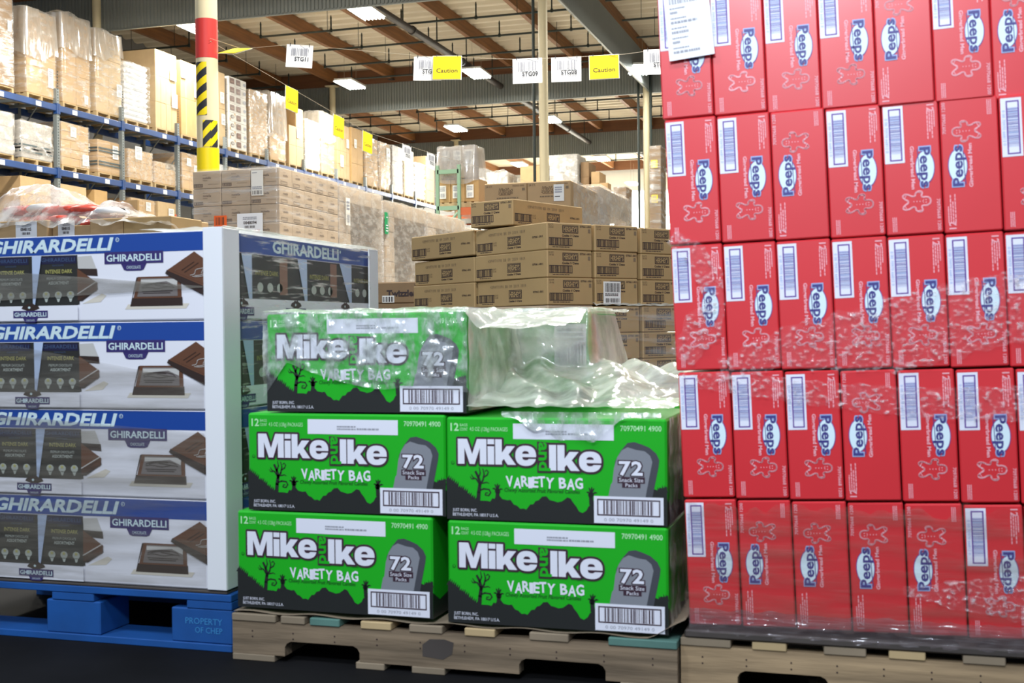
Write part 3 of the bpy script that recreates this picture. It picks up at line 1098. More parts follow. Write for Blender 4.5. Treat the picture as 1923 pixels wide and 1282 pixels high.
def red_art(flip, parent):
    if flip:
        o, u, v = (RW, 0, 0), (0, 0, 1), (-1, 0, 0)
    else:
        o, u, v = (0, 0, RH), (0, 0, -1), (1, 0, 0)
    L, Hh = RH, RW

    def X(f):
        return f * L

    def Y(f):
        return f * Hh
    a = Art(o, u, v, 0.0004)
    a.text('12', X(.03), Y(.80), .0145, 'r_pink', 1, off=.02)
    for k, (x0, x1, y) in enumerate(((.075, .20, .905), (.075, .285, .865), (.075, .24, .825), (.075, .29, .785))):
        a.scribble(X(x0), Y(y), X(x1), Y(y + .03), 'r_pink', 1, 3 + k)
    a.text('Gingerbread Men', X(.335), Y(.475), .0080, 'r_pink', 1, w=X(.325), off=.03)
    a.text('70970668 1200', X(.745), Y(.905), .0072, 'r_pink', 1, w=X(.235), off=.01)
    for k in range(3):
        a.scribble(X(.865), Y(.105 + .03 * k), X(.975), Y(.13 + .03 * k), 'r_pink', 1, 11 + k)
    # gingerbread figure outline
    half = [(0, 1.0), (.22, .96), (.33, .82), (.30, .66), (.42, .60), (.66, .66), (.78, .58), (.76, .44), (.62, .36), (.42, .34), (.40, .22), (.56, .06), (.60, -.10), (.46, -.20), (.28, -.14), (.0, .10)]
    out = [(x, y) for x, y in half] + [(-x, y) for x, y in half[-2:0:-1]]
    cx, cy, sx, sy = X(.755), Y(.385), .0300, .051
    pts = [(cx + x * sx, cy + y * sy) for x, y in out]
    sm = []
    n = len(pts)
    for i in range(n):
        p, q = pts[i], pts[(i + 1) % n]
        sm += [(p[0] * .75 + q[0] * .25, p[1] * .75 + q[1] * .25), (p[0] * .25 + q[0] * .75, p[1] * .25 + q[1] * .75)]
    a.stroke(sm, .0034, 'r_pink', 1, closed=True)
    for dx in (-.10, .10):
        a.disc(cx + dx * sx, cy + .80 * sy, .0013, .0013, 'r_pink', 1, 8)
    a.stroke([(cx - .12 * sx, cy + .70 * sy), (cx, cy + .66 * sy), (cx + .12 * sx, cy + .70 * sy)], .0011, 'r_pink', 1)
    for k in range(3):
        a.disc(cx, cy + (.54 - .13 * k) * sy, .0014, .0011, 'r_pink', 1, 8)
    for x0, y0, x1, y1 in ((-.70, .40, -.66, .62), (.70, .40, .66, .62), (-.56, -.02, -.32, -.10), (.56, -.02, .32, -.10)):
        a.stroke([(cx + x0 * sx, cy + y0 * sy), (cx + x1 * sx, cy + y1 * sy)], .0012, 'r_pink', 1)
    a.build('front_print', parent)
    # logo: pale lid shape with navy letters
    g = Art(o, u, v, 0.0004)
    cx, cy = X(.50), Y(.725)
    g.disc(cx, cy, X(.128), Y(.172), 'r_violet', 1, 30)
    g.text('Peeps', X(.352), Y(.645), Y(.175), 'r_blue', 2, w=X(.295), off=.10, base=0)
    g.disc(cx, cy, X(.120), Y(.158), 'r_lid', 3, 30)
    g.text('Peeps', X(.352), Y(.645), Y(.175), 'r_navy', 4, w=X(.295), off=.028, base=0)
    g.stroke([(X(.36), Y(.60)), (X(.45), Y(.615)), (X(.60), Y(.625))], .0018, 'r_navy', 4)
    g.build('brand_logo', parent)
    if not flip:
        q = Art(o, u, v, 0.0004)
        q.rect(X(.022), Y(.022), X(.455), Y(.375), 'r_white', 1)
        q.frame(X(.042), Y(.112), X(.438), Y(.335), .003, 'r_violet', 2)
        q.bars(X(.095), Y(.135), X(.385), Y(.312), 'r_blue', 2, 21, 34, duty=.75)
        q.bars(X(.10), Y(.135), X(.38), Y(.312), 'r_violet', 3, 23, 26, duty=.38)
        q.text('0 00 70970 66812 0', X(.11), Y(.045), .006, 'r_blue', 2, w=X(.26))
        q.build('barcode_label', parent)


def red_proto(flip):
    bb = MB()
    bb.box(0, 0, 0, RW, RD, RH, 'r_red', 0.003)
    o = bb.build('candy_carton')
    red_art(flip, o)
    return o


protos = {}
ROWS = [  # from the top row down: left edge x, z of its foot, which way round each carton lies
    ('top row', -0.4945, 1.379, 'AAAABAB', .1245),
    ('second row from top', -0.4795, 1.076, 'AABAABA', .1252),
    ('middle row', -0.4675, 0.772, 'AAAAAAA', .1250),
    ('second row from bottom', -0.4530, 0.466, 'AAABAAA', .1262),
    ('bottom row', -0.4400, 0.160, 'ABBBBAA', .1266),
]
for rn, x0, z0, seq, pit in ROWS:
    for k, ch in enumerate(seq):
        if ch not in protos:
            o = protos[ch] = red_proto(ch == 'B')
        else:
            o = dup(protos[ch])
        rnd = random.Random(k * 7 + int(z0 * 100))
        o.location = (x0 + k * pit, 2.905 + rnd.uniform(-.004, .004), z0 + (.0015 * k if rn != 'top row' else 0.002 * (k % 2)))
        o.rotation_euler = (0, R(-2.1), R(rnd.uniform(-.3, .3)))
        way = 'printed upside down' if ch == 'B' else 'barcode upmost'
        setp(o, 'red carton, %s from the stack\'s left in the %s, %s' % (ORD[k], rn, way), 'carton', 'red candy cartons')

# slip tray and film of the red stack
b = MB()
b.box(-0.452, 2.892, 0.131, 0.50, 3.87, 0.150, 'slip_dark', 0.004)
setp(b.build('slip_sheet'), 'dark flat tray between the pale pallet and the red cartons', 'sheet')

t = thing('stretch_film', 'clear film around the red carton stack, pleated across its middle rows', 'film')


def strip(pts, nu, nv, y, amp, sc, name, m, tt=t):
    """A pleated band of film following a poly-line; pts are x, z, width."""
    def f(u, v):
        q = u * (len(pts) - 1)
        i = min(int(q), len(pts) - 2)
        g = q - i
        x = pts[i][0] * (1 - g) + pts[i + 1][0] * g
        z = pts[i][1] * (1 - g) + pts[i + 1][1] * g
        w = pts[i][2] * (1 - g) + pts[i + 1][2] * g
        dx, dz = pts[i + 1][0] - pts[i][0], pts[i + 1][1] - pts[i][1]
        l = math.hypot(dx, dz)
        k = (v - .5) * w * (1 + .25 * nz(x, z, 0, 30))
        x, z = x - dz / l * k, z + dx / l * k
        return (x, y + amp * nz(x, z, 1, sc), z)
    bb = MB()
    bb.grid(f, nu, nv, 'FILM')
    bb.names = [m]
    bb.build(name, tt, True)


FY = 2.893
strip([(-.475, 1.095, .035), (-.42, 1.055, .05), (-.385, 1.00, .06), (-.37, .93, .05), (-.40, .88, .09), (-.455, .80, .06)], 60, 10, FY, .004, 60, 'pleated_strip', 'film_pleated')
strip([(-.36, .775, .05), (-.20, .83, .10), (-.05, .84, .15), (.10, .87, .17), (.22, .90, .16), (.36, .93, .18)], 140, 26, FY, .004, 60, 'pleated_strip', 'film_pleated')
strip([(-.465, .752, .03), (-.30, .742, .05), (-.10, .715, .06), (.10, .70, .07), (.36, .70, .08)], 140, 12, FY - .001, .004, 60, 'pleated_strip', 'film_pleated')
strip([(.05, .27, .02), (.18, .265, .07), (.40, .27, .13)], 60, 20, FY, .004, 60, 'pleated_strip', 'film_pleated')
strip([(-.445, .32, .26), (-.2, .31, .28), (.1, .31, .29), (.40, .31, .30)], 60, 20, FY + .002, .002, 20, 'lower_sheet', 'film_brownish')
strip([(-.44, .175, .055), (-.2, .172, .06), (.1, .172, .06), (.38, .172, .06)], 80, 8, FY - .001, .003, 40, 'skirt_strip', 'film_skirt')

# white shipping label stuck on the film over the upper left red carton
a_ = Art((0, 0, 0), (1, 0, 0), (0, 0, 1), 0.0005)
b = MB()
b.box(0, 0, 0, .108, .0015, .21, 'paper')
o = b.build('shipping_label')
o.location, o.rotation_euler = (-.474, 2.889, 1.515), (R(-2), R(-5.5), 0)
a_.bars(.012, .135, .09, .205, 'ink_grey', 1, 3, 22)
for k in range(5):
    a_.scribble(.012, .122 - .024 * k, .05, .127 - .024 * k, 'ink_grey', 1, k, 1)
    a_.scribble(.012, .110 - .024 * k, .03 + .045 * ((k * 2) % 3) / 2, .119 - .024 * k, 'ink_grey', 1, k + 9, 1)
a_.build('text_print', o)
setp(o, 'white shipping label on the upper left red carton', 'label')

# ------------------------------------------------------------------ chocolate display cartons
CX1, CY0 = -1.717, 2.93         # nearest right corner of the stack
CW, CD, CH = 1.0, 1.06, 0.247


def emblem(a, cx, cy, w, letter, plate, k=1, bird=True):
    """Name plate with a spread-winged bird above and a small tab below."""
    h = w * .17
    if bird:
        a.poly([(cx + w * x, cy + w * y) for x, y in ((-.07, .08), (-.26, .14), (-.22, .20), (-.12, .23), (-.05, .27), (.0, .245), (.06, .275), (.13, .23), (.23, .20), (.27, .14), (.08, .08))], 'c_chocdark', k)
        a.disc(cx - w * .03, cy + w * .165, w * .035, w * .03, plate if letter == 'x' else 'c_letter', k + 1, 8)
    a.poly([(cx - w * .22, cy - h * .5), (cx + w * .22, cy - h * .5), (cx + w * .17, cy - h * 1.05), (cx + w * .12, cy - h * 1.15), (cx - w * .12, cy - h * 1.15), (cx - w * .17, cy - h * 1.05)], plate, k)
    a.rect(cx - w * .5, cy - h * .52, cx + w * .5, cy + h * .52, plate, k)
    a.text('GHIRARDELLI', cx - w * .46, cy - h * .30, h * .58, letter, k + 1, w=w * .92, off=.02)
    a.text('CHOCOLATE', cx - w * .12, cy - h * .98, h * .26, letter, k + 1, w=w * .24)


def bag(a, x0, x1, z0, z1, lean, k=1):
    w, h = x1 - x0, z1 - z0
    a.poly([(x0 - lean * .3, z0), (x1 + lean * .3, z0), (x1, z1), (x0, z1)], 'c_bag', k)
    a.rect(x0 + w * .02, z1 - h * .17, x1 - w * .02, z1 - h * .02, 'c_bagtop', k + 1)
    a.text('GHIRARDELLI', x0 + w * .06, z1 - h * .125, h * .075, 'c_bagblue', k + 2, w=w * .88)
    a.text('CHOCOLATE', x0 + w * .35, z1 - h * .215, h * .03, 'c_bagblue', k + 2, w=w * .3)
    a.text('INTENSE DARK', x0 + w * .17, z1 - h * .36, h * .075, 'c_gold', k + 2, w=w * .70, off=.01)
    a.text('PREMIUM CHOCOLATE', x0 + w * .2, z1 - h * .49, h * .05, 'c_silver', k + 2, w=w * .62)
    a.text('ASSORTMENT', x0 + w * .24, z1 - h * .585, h * .06, 'c_silver', k + 2, w=w * .54, off=.02)
    for f in (.14, .46, .78):
        cx, cz = x0 + w * f + w * .04, z1 - h * .80
        a.disc(cx, cz, w * .095, h * .075, 'c_silver', k + 2, 14)
        a.poly([(cx - w * .05, cz - h * .06), (cx + w * .05, cz - h * .06), (cx + w * .02, cz - h * .14), (cx - w * .02, cz - h * .14)], 'c_silver', k + 2)
        a.poly([(cx + w * (.06 if q % 2 == 0 else .025) * cos(pi / 2 + q * pi / 5), cz + h * .03 + h * (.045 if q % 2 == 0 else .02) * sin(pi / 2 + q * pi / 5)) for q in range(10)], 'c_gold', k + 3)


def square(a, P, k):
    """A moulded chocolate square drawn from the corners of its top (P[0..3]) with its front and side edges."""
    a.poly(P['side'], 'c_chocdark', k)
    if 'side2' in P:
        a.poly(P['side2'], 'c_chocdark', k)
    a.poly(P['top'], 'c_choc', k + 1)
    c = [sum(p[i] for p in P['top']) / 4 for i in (0, 1)]
    inn = [(c[0] + (p[0] - c[0]) * .84, c[1] + (p[1] - c[1]) * .84) for p in P['top']]
    a.poly(inn, P.get('in', 'c_choclight'), k + 2)
    if 'glare' in P:
        a.poly(P['glare'], 'c_shine', k + 3)
    # raised bird emblem
    e = P.get('e', .35)
    ux, uy = (P['top'][1][0] - P['top'][0][0]) * e, (P['top'][1][1] - P['top'][0][1]) * e
    vx, vy = (P['top'][3][0] - P['top'][0][0]) * e, (P['top'][3][1] - P['top'][0][1]) * e

    def M(x, y):
        return (c[0] + ux * x + vx * y, c[1] + uy * x + vy * y)
    em, th = P.get('em', 'c_shine'), .0015
    a.stroke([M(.95 * cos(q * pi / 12) - .05, .62 * sin(q * pi / 12) - .05) for q in range(1, 12)], th, em, k + 4)
    a.stroke([M(.9 * cos(q * pi / 12) + .1, .40 * sin(q * pi / 12) + .06 * q / 12) for q in range(5, 12)], th, em, k + 4)
    a.stroke([M(-.95 + .16 * q, -.06 + .10 * sin(q * .8)) for q in range(13)], th, em, k + 4)
    a.stroke([M(-.2 + .11 * q, .30 - .035 * q) for q in range(9)], th, em, k + 4)
    a.stroke([M(-.9, -.5), M(.9, -.5)], .0016, 'c_chocdark', k + 4)
    a.stroke([M(-.8, -.75), M(.8, -.75)], .0016, 'c_chocdark', k + 4)


b = MB()
b.box(-CW, 0, 0, 0, CD, CH - .002, 'c_white', 0.004)
choc = b.build('chocolate_display_carton')
# blue header band, front and right side
a_ = Art((0, 0, 0), (1, 0, 0), (0, 0, 1), 0.0006)
a_.rect(-CW + .004, CH - .056, -.004, CH - .004, 'c_blue', 0)
a_.text('GHIRARDELLI', -.755, CH - .047, .034, 'c_letter', 1, w=.418, off=.035, shear=.22)
a_.disc(-.322, CH - .019, .0062, .0062, 'c_letter', 1, 16)
a_.disc(-.322, CH - .019, .0046, .0046, 'c_blue', 2, 16)
a_.text('R', -.3245, CH - .022, .006, 'c_letter', 3)
s_ = Art((0, 0, 0), (0, 1, 0), (0, 0, 1), 0.0006)
s_.rect(.004, CH - .056, CD - .004, CH - .004, 'c_blue', 0)
s_.text('GHIRARDELLI', .305, CH - .047, .034, 'c_letter', 1, w=.455, off=.035)
s_.disc(.775, CH - .019, .005, .005, 'c_letter', 1, 12)
a_.build('header_band', choc)
s_.build('header_band', choc)
# picture panel with chocolates on the front
p = Art((0, 0, 0), (1, 0, 0), (0, 0, 1), 0.0006)
emblem(p, -.270, CH - .070, .190, 'c_letter', 'c_navy', 1, False)
p.poly([(-.30, .032), (-.105, .032), (-.095, .046), (-.29, .046)], 'c_sand', 0)
square(p, {'top': [(-.272, .062), (-.118, .062), (-.120, .122), (-.256, .122)], 'side': [(-.283, .040), (-.115, .040), (-.116, .064), (-.275, .064)], 'side2': [(-.283, .040), (-.275, .064), (-.256, .122), (-.262, .120)],
           'in': 'c_shade', 'glare': [(-.246, .114), (-.130, .114), (-.131, .094), (-.165, .108), (-.246, .102)], 'em': 'c_chocdark'}, 1)
square(p, {'top': [(-.162, .138), (-.075, .188), (-.004, .140), (-.004, .075)], 'side': [(-.168, .130), (-.162, .140), (-.004, .072), (-.004, .046), (-.118, .102)], 'in': 'c_choc', 'em': 'c_shine', 'e': .28}, 6)
# half-seen chocolates beside the bags
p.poly([(-.455, .184), (-.408, .186), (-.392, .148), (-.452, .148)], 'c_shine', 1)
p.poly([(-.455, .150), (-.390, .148), (-.388, .128), (-.455, .132)], 'c_chocdark', 1)
p.poly([(-.455, .150), (-.388, .108), (-.392, .086), (-.450, .062), (-.455, .062)], 'c_choc', 2)
p.stroke([(-.455, .078), (-.392, .112)], .003, 'c_shine', 3)
p.poly([(-.455, .076), (-.390, .108), (-.388, .090), (-.44, .058), (-.455, .058)], 'c_chocdark', 2)
p.poly([(-.44, .050), (-.375, .078), (-.36, .072), (-.38, .054)], 'c_sand', 0)
p.build('picture_panel', choc)
# display opening: bags standing side by side with pale gaps between them
d = Art((0, 0, 0), (1, 0, 0), (0, 0, 1), 0.0006)
d.rect(-CW + .004, .046, -.455, CH - .058, 'c_bag', 0)
for x1 in (-.455, -.617, -.779):
    bag(d, x1 - .128, x1, .048, CH - .058, .02)
    d.poly([(x1 - .150, CH - .058), (x1 - .118, CH - .058), (x1 - .142, .048), (x1 - .149, .048)], 'c_gap', 7)
d.build('bag_display', choc)
l = Art((0, 0, 0), (1, 0, 0), (0, 0, 1), 0.0006)
l.rect(-CW + .004, .004, -.452, .046, 'c_white', 8)
for cx in (-.612, -.86):
    emblem(l, cx, .022, .118, 'c_letter', 'c_navy', 9)
l.build('tray_lip', choc)
# right side: bags and tray lip
d = Art((0, 0, 0), (0, 1, 0), (0, 0, 1), 0.0006)
d.rect(.004, .060, CD - .004, CH - .058, 'c_bag', 0)
for y0, wgap in ((.125, .050), (.470, .055), (.775, .085)):
    d.poly([(y0 - .01, CH - .058), (y0 + wgap, CH - .058), (y0 + wgap, .060), (y0 + wgap - .018, .060)], 'c_gap', 3)
    d.rect(y0 + wgap + .17, .075, y0 + wgap + .22, CH - .062, 'c_choclight', 1)
    for q in range(3):
        d.disc(y0 + wgap + .05 + .06 * q, .095, .018, .014, 'c_silver', 1, 12)
    d.text('INTENSE DARK', y0 + wgap + .02, .13, .014, 'c_gold', 2, w=.14)
d.build('bag_display', choc)
l = Art((0, 0, 0), (0, 1, 0), (0, 0, 1), 0.0006)
l.rect(.004, .004, CD - .004, .060, 'c_white', 4)
for cy in (.115, .445, .805):
    emblem(l, cy, .024, .135, 'c_letter', 'c_navy', 5)
l.build('tray_lip', choc)
for k, lb in enumerate(('bottom chocolate display carton on the blue pallet', 'chocolate display carton second from the bottom of its stack', 'chocolate display carton second from the top of its stack', 'topmost chocolate display carton with a deep blue band')):
    o = choc if k == 0 else dup(choc)
    o.location = (CX1 - .002 * k, CY0, 0.168 + k * 0.248)
    setp(o, lb, 'carton', 'chocolate display cartons')
b = MB()
b.box(CX1 - CW - .01, CY0 - .004, .1585, CX1 + .006, CY0 + CD, .1665, 'slip_dark', 0.002)
setp(b.build('slip_sheet'), 'thin dark sheet between the blue pallet and the chocolate cartons', 'sheet')


def corner_board(x, y, lx, ly, label):
    bb = MB()
    th = .005
    bb.box(x + (lx if lx < 0 else 0), y - th, .170, x + (lx if lx > 0 else th), y, 1.165, 'board_white', .0015)
    o = bb.build('edge_protector')
    bb = MB()
    bb.box(x, y, .170, x + th, y + ly, 1.163, 'board_white', .0015)
    bb.build('side_flange', o)
    return setp(o, label, 'edge protector', 'white edge protectors')


corner_board(CX1 + .003, CY0 - .0035, -.055, .088, 'white angled edge protector on the near corner of the chocolate stack')
b = MB()
b.box(CX1 + .003, CY0 + .985, .170, CX1 + .008, CY0 + 1.064, 1.163, 'board_white', .0015)
setp(b.build('edge_protector'), 'white edge protector on the far corner of the chocolate stack', 'edge protector', 'white edge protectors')

t = thing('stretch_film', 'streaky stretch film on the side and lower front of the chocolate stack', 'film')


def side_f(u, v):
    y, z = CY0 + .09 + .90 * u, .20 + .965 * v
    return (CX1 + .009 + .003 * nz(y, z, 0, 14), y, z)


b = MB()
b.grid(side_f, 60, 60, 'film_streaked')
b.build('side_sheet', t, True)
b = MB()
b.grid(lambda u, v: (CX1 + .012 - .02 * u - .25 * u * u, CY0 + .0 + 1.05 * v, 1.166 + .006 * nz(u, v, 0, 6)), 20, 30, 'film_draped')
b.build('top_sheet', t, True)


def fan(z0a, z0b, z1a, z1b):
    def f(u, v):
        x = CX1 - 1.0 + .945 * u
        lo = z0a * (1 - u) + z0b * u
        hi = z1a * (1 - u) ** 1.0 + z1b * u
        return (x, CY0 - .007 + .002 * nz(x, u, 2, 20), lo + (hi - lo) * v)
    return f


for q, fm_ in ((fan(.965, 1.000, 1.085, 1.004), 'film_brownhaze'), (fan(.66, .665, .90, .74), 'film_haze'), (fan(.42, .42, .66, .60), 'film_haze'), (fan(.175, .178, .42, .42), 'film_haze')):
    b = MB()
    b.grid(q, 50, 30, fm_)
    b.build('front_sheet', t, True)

# ------------------------------------------------------------------ tan name-printed cartons (loose stack, turned towards the aisle)
HA = R(38)                       # the stack is turned about this much
HE = Vector((sin(HA), cos(HA), 0))           # along the short ends
HL = Vector((-cos(HA), sin(HA), 0))          # along the long sides
HC = Vector((-1.441, 5.316, 1.363))          # top of the nearest vertical edge
EW, LL, TH = 0.264, 0.588, 0.1265


def name_frame(a, x, y, w, h, k=1):
    a.rect(x, y, x + w, y + h, 'ink', k)
    a.frame(x + .0035, y + .0035, x + w - .0035, y + h - .0035, .0014, 'kraft_gold', k + 1)
    a.text("HERSHEY'S", x + w * .08, y + h * .22, h * .56, 'kraft_gold', k + 1, w=w * .84, off=.03)


def tan_art(o, long_o, parent, faded=False):
    ink = 'ink_brown' if faded else 'ink'
    # short end: x runs along the end away from the near edge
    a = Art((0, 0, 0), (0, 1, 0), (0, 0, 1), .0006)
    name_frame(a, .088, .078, .092, .036)
    a.text("Cookies 'n' Creme", .086, .062, .010, ink, 1, w=.096, off=.03, shear=.3)
    a.frame(.010, .020, .145, .056, .003, ink, 1)
    a.bars(.016, .023, .139, .053, ink, 1, 7, 24)
    a.scribble(.03, .011, .13, .016, ink, 1, 2)
    a.text('12 CT.', .008, .110, .008, ink, 1)
    a.text('1.55 OZ', .008, .100, .006, ink, 1)
    a.text('07061-001', .190, .106, .009, ink, 1, w=.066, off=.02)
    a.rect(.238, .082, .252, .100, 'ink_faint', 1)
    a.build('end_print', parent)
    for oo, uu in (((-LL, 0, 0), (1, 0, 0)), ((0, EW, 0), (-1, 0, 0))):
        a = Art(oo, uu, (0, 0, 1), .0006)
        a.frame(.014, .020, .150, .058, .003, ink, 1)
        a.bars(.020, .023, .144, .055, ink, 1, 9, 24)
        a.text('12 CT.', .155, .050, .008, ink, 1)
        a.text('1.55 OZ', .155, .040, .006, ink, 1)
        a.scribble(.04, .011, .14, .016, ink, 1, 2)
        name_frame(a, .275, .034, .108, .042)
        a.text("Cookies 'n' Creme", .275, .020, .009, ink, 1, w=.108, off=.03, shear=.3)
        a.text('07061-001', .475, .058, .009, ink, 1, w=.08, off=.02)
        for i, ch in enumerate('43PHF71190 BB 09 2019 1819'):
            if ch != ' ':
                a.text(ch, .115 + i * .0118 + (.003 if ch == '1' else 0), .088, .014, 'ink_faint', 1, w=.003 if ch == '1' else .0085)
        a.build('side_print', parent)


# local axes: x = towards the near edge along the long side, y = along the short end, z up
HRZ = math.atan2(-HL.y, -HL.x)
bb = MB()
bb.box(-LL, 0, 0, 0, EW, TH - .0015, 'kraft_gold', .004)
tan = bb.build('tan_candy_carton')
tan_art(None, None, tan)
a_ = Art((-LL, 0, TH - .001), (1, 0, 0), (0, 1, 0), .0006)
a_.rect(.01, EW * .42, LL - .01, EW * .58, 'kraft_pale')
a_.build('sealing_tape', tan)


def tan_box(e, l, tier, label, rz=0.0, dz=0.0, rx=0.0, group='tan name-printed cartons'):
    global tan_used
    o = tan if not tan_used else dup(tan)
    tan_used = True
    p = HC + HE * e + HL * l
    o.location = (p.x, p.y, HC.z - TH * (tier + 1) + dz)
    o.rotation_euler = (rx, 0, HRZ + R(rz))
    return setp(o, label, 'carton', group)


tan_used = False
TIER = ['top layer', 'second layer', 'third layer']
for tr in range(3):
    tan_box(0, 0, tr, 'tan carton on the stack\'s near corner, end and side showing, %s' % TIER[tr], (0, .6, -.8)[tr])
    tan_box(0, .605, tr, 'tan carton at the stack\'s left, long side to view, in the %s' % TIER[tr], (1.5, -.5, .5)[tr], dz=(.008, 0, 0)[tr])
    tan_box(.28, 0, tr, 'tan carton just right of the turned corner, end to view, in the %s' % TIER[tr] if tr < 2 else 'tan carton with a white shipping label on its end', (-.8, .5, 0)[tr])
    tan_box(.565, 0, tr, 'tan carton touching the red stack\'s edge in view, in the %s' % TIER[tr], (.5, 0, -.5)[tr], dz=-.004)
for tr in (3, 4, 5):
    for e, w in ((.28, 'left'), (.565, 'right')):
        tan_box(e, -.01, tr, 'film-covered tan carton beside the red stack, %s one, %s wrapped layer' % (w, ('upper', 'middle', 'lowest')[tr - 3]), 0, dz=-.004)
o = dup(tan)
# the odd carton lying on top, turned the other way
_lx = Vector((-sin(R(21)), -cos(R(21)), 0))
_ly = Vector((cos(R(21)), -sin(R(21)), 0))
top_c = HC + HL * .31 + HE * .03 - _ly * EW
o.location = (top_c.x, top_c.y, HC.z + .010)
o.rotation_euler = (0, 0, math.atan2(_lx.y, _lx.x))
setp(o, 'tan carton lying crosswise on top of the turned stack', 'carton', 'tan name-printed cartons')

# loose white label on one tan carton
lab = Art((0, 0, 0), (0, 1, 0), (0, 0, 1), .0006)
b = MB()
b.box(0, 0, 0, .0015, .105, .105, 'paper_cream')
o = b.build('shipping_label')
p = HC + HE * .325 + HL * -.001
o.location = (p.x - HL.x * .004, p.y - HL.y * .004, HC.z - TH * 3 + .006)
o.rotation_euler = (0, 0, HRZ)
a_ = Art((.0015, 0, 0), (0, 1, 0), (0, 0, 1), .0006)
a_.bars(.008, .055, .097, .098, 'ink', 1, 2, 20)
a_.scribble(.008, .036, .09, .05, 'ink', 1, 2, 2)
a_.bars(.008, .006, .097, .026, 'ink', 1, 6, 20)
a_.build('text_print', o)
setp(o, 'white barcode label on a tan carton left of the red stack', 'label')

# what those layers stand on: a wrapped half-load and its pallet
t = thing('wrapped_case_load', 'film-wrapped base of the tan carton stack, behind the green cartons', 'pallet load', (HC.x, HC.y, 0), HRZ)
b = MB()
b.box(-1.2, 0, .14, 0, .27, HC.z - TH * 3 - .002, 'kraft_grey', .006)
b.box(-1.2, .275, .14, -.60, .84, HC.z - TH * 3 - .002, 'kraft_grey', .006)
b.box(-.59, .275, .14, 0.01, .84, HC.z - TH * 6 - .006, 'kraft_grey', .006)
b.build('case_stack', t)
b = MB()
for k in range(7):
    b.box(-1.2 + k * .183, 0, .12, -1.2 + k * .183 + .1, .84, .14, 'pallet_wood')
for yy in (0, .4, .79):
    b.box(-1.2, yy, .0, 0, yy + .05, .12, 'pallet_wood')
b.build('pallet', t)
t2 = thing('stretch_film', 'clear film around the wrapped tan cartons beside the red stack', 'film', (HC.x, HC.y, 0), HRZ)
b = MB()
b.grid(lambda u, v: (.016 + .004 * nz(u * 2, v * 3, 1, 5), .27 + .60 * u, .55 + .425 * v), 50, 40, 'film_carton_load')
b.build('side_sheet', t2, True)
b = MB()
b.grid(lambda u, v: (.018 - .10 * v, .27 + .60 * u, HC.z - TH * 3 - .004 + .012 * abs(nz(u, v, 1, 9)) + (.015 * sin(pi * v))), 30, 6, 'film_draped')
b.build('folded_edge', t2, True)

# ------------------------------------------------------------------ wrapped pallet loads
_CM = {}


def case_mesh(dx, dy, dz, m, tape):
    """A closed carton, origin at its near right lower corner (front faces +x, side faces -y)."""
    k = (round(dx, 3), round(dy, 3), round(dz, 3), m, tape)
    if k not in _CM:
        bb = MB()
        bb.box(-dx, 0, 0, 0, dy, dz, m, min(.05, dz * .38) if m == 'white_goods' and dz < .25 else .006)
        if tape:
            bb.box(-dx * .999, dy * .46, dz * .02, .0015, dy * .54, dz * .0205 + dz * .979, 'kraft_pale' if m != 'kraft_pale' else 'kraft')
        o = bb.build('case')
        _CM[k] = o.data
        bpy.data.objects.remove(o)
    return _CM[k]


_PM = {}


def pallet_mesh(d, w):
    k = (round(d, 2), round(w, 2))
    if k not in _PM:
        bb = MB()
        for yy in (0, w / 2 - .03, w - .06):
            bb.box(-d, yy, .018, 0, yy + .06, .105, 'pallet_yellow')
        n = 6
        for q in range(n):
            xx = -d + q * (d - .1) / (n - 1)
            bb.box(xx, 0, .105, xx + .1, w, .125, 'pallet_yellow')
        for xx in (-d, -d / 2 - .05, -.1):
            bb.box(xx, 0, 0, xx + .1, w, .018, 'pallet_yellow')
        o = bb.build('pallet')
        _PM[k] = o.data
        bpy.data.objects.remove(o)
    return _PM[k]


def put(name, data, parent, loc=(0, 0, 0)):
    o = bpy.data.objects.new(name, data)
    COL.objects.link(o)
    o.parent = parent
    o.location = loc
    return o


def shell(parent, d, w, z0, z1, amp, m, seed, name='stretch_film', top=True):
    bb = MB()

    def wall(u, v):
        s = u * (d + w)
        z = z0 + (z1 - z0) * v
        if s < d:
            x, y, nx, ny = -d + s, 0, 0, -1
        else:
            x, y, nx, ny = 0, s - d, 1, 0
        k = .014 + amp * (.5 + nz(s * 2, z * 3, seed, 2.2))
        return (x + nx * k, y + ny * k, z)
    bb.grid(wall, 36, 24, m)
    if top:
        bb.grid(lambda u, v: (-d + d * u, w * v, z1 + .012 + amp * nz(u * 3, v * 3, seed, 1.5)), 10, 10, m)
    return bb.build(name, parent, True)


def bag(parent, d, w, zlo, ztop, seed, peak=.14):
    """A loose plastic hood pulled over the top of a load; its hem hangs unevenly and its top bunches into a peak."""
    bb = MB()

    def hood(u, v):
        s = u * (d + w)
        if s < d:
            x, y, nx, ny = -d + s, 0, 0, -1
        else:
            x, y, nx, ny = 0, s - d, 1, 0
        hem = zlo + .16 * nz(s * 1.6, seed, 0, 1.3) + .10 * sin(s * 5 + seed)
        z = hem + (ztop - hem) * v
        k = .05 * (1 - v) + .045 * abs(nz(s * 3.2, z * .7, seed, 1.6)) + .018
        return (x + nx * k, y + ny * k, z + (.08 * nz(s * 2, 1, seed, 1) if v > .9 else 0))
    bb.grid(hood, 48, 24, 'film_bag')
    bb.grid(lambda u, v: (-d + d * u, w * v, ztop + peak * sin(pi * u) * sin(pi * v) + .07 * nz(u * 4, v * 4, seed, 1)), 14, 14, 'film_bag')
    return bb.build('plastic_hood', parent, True)


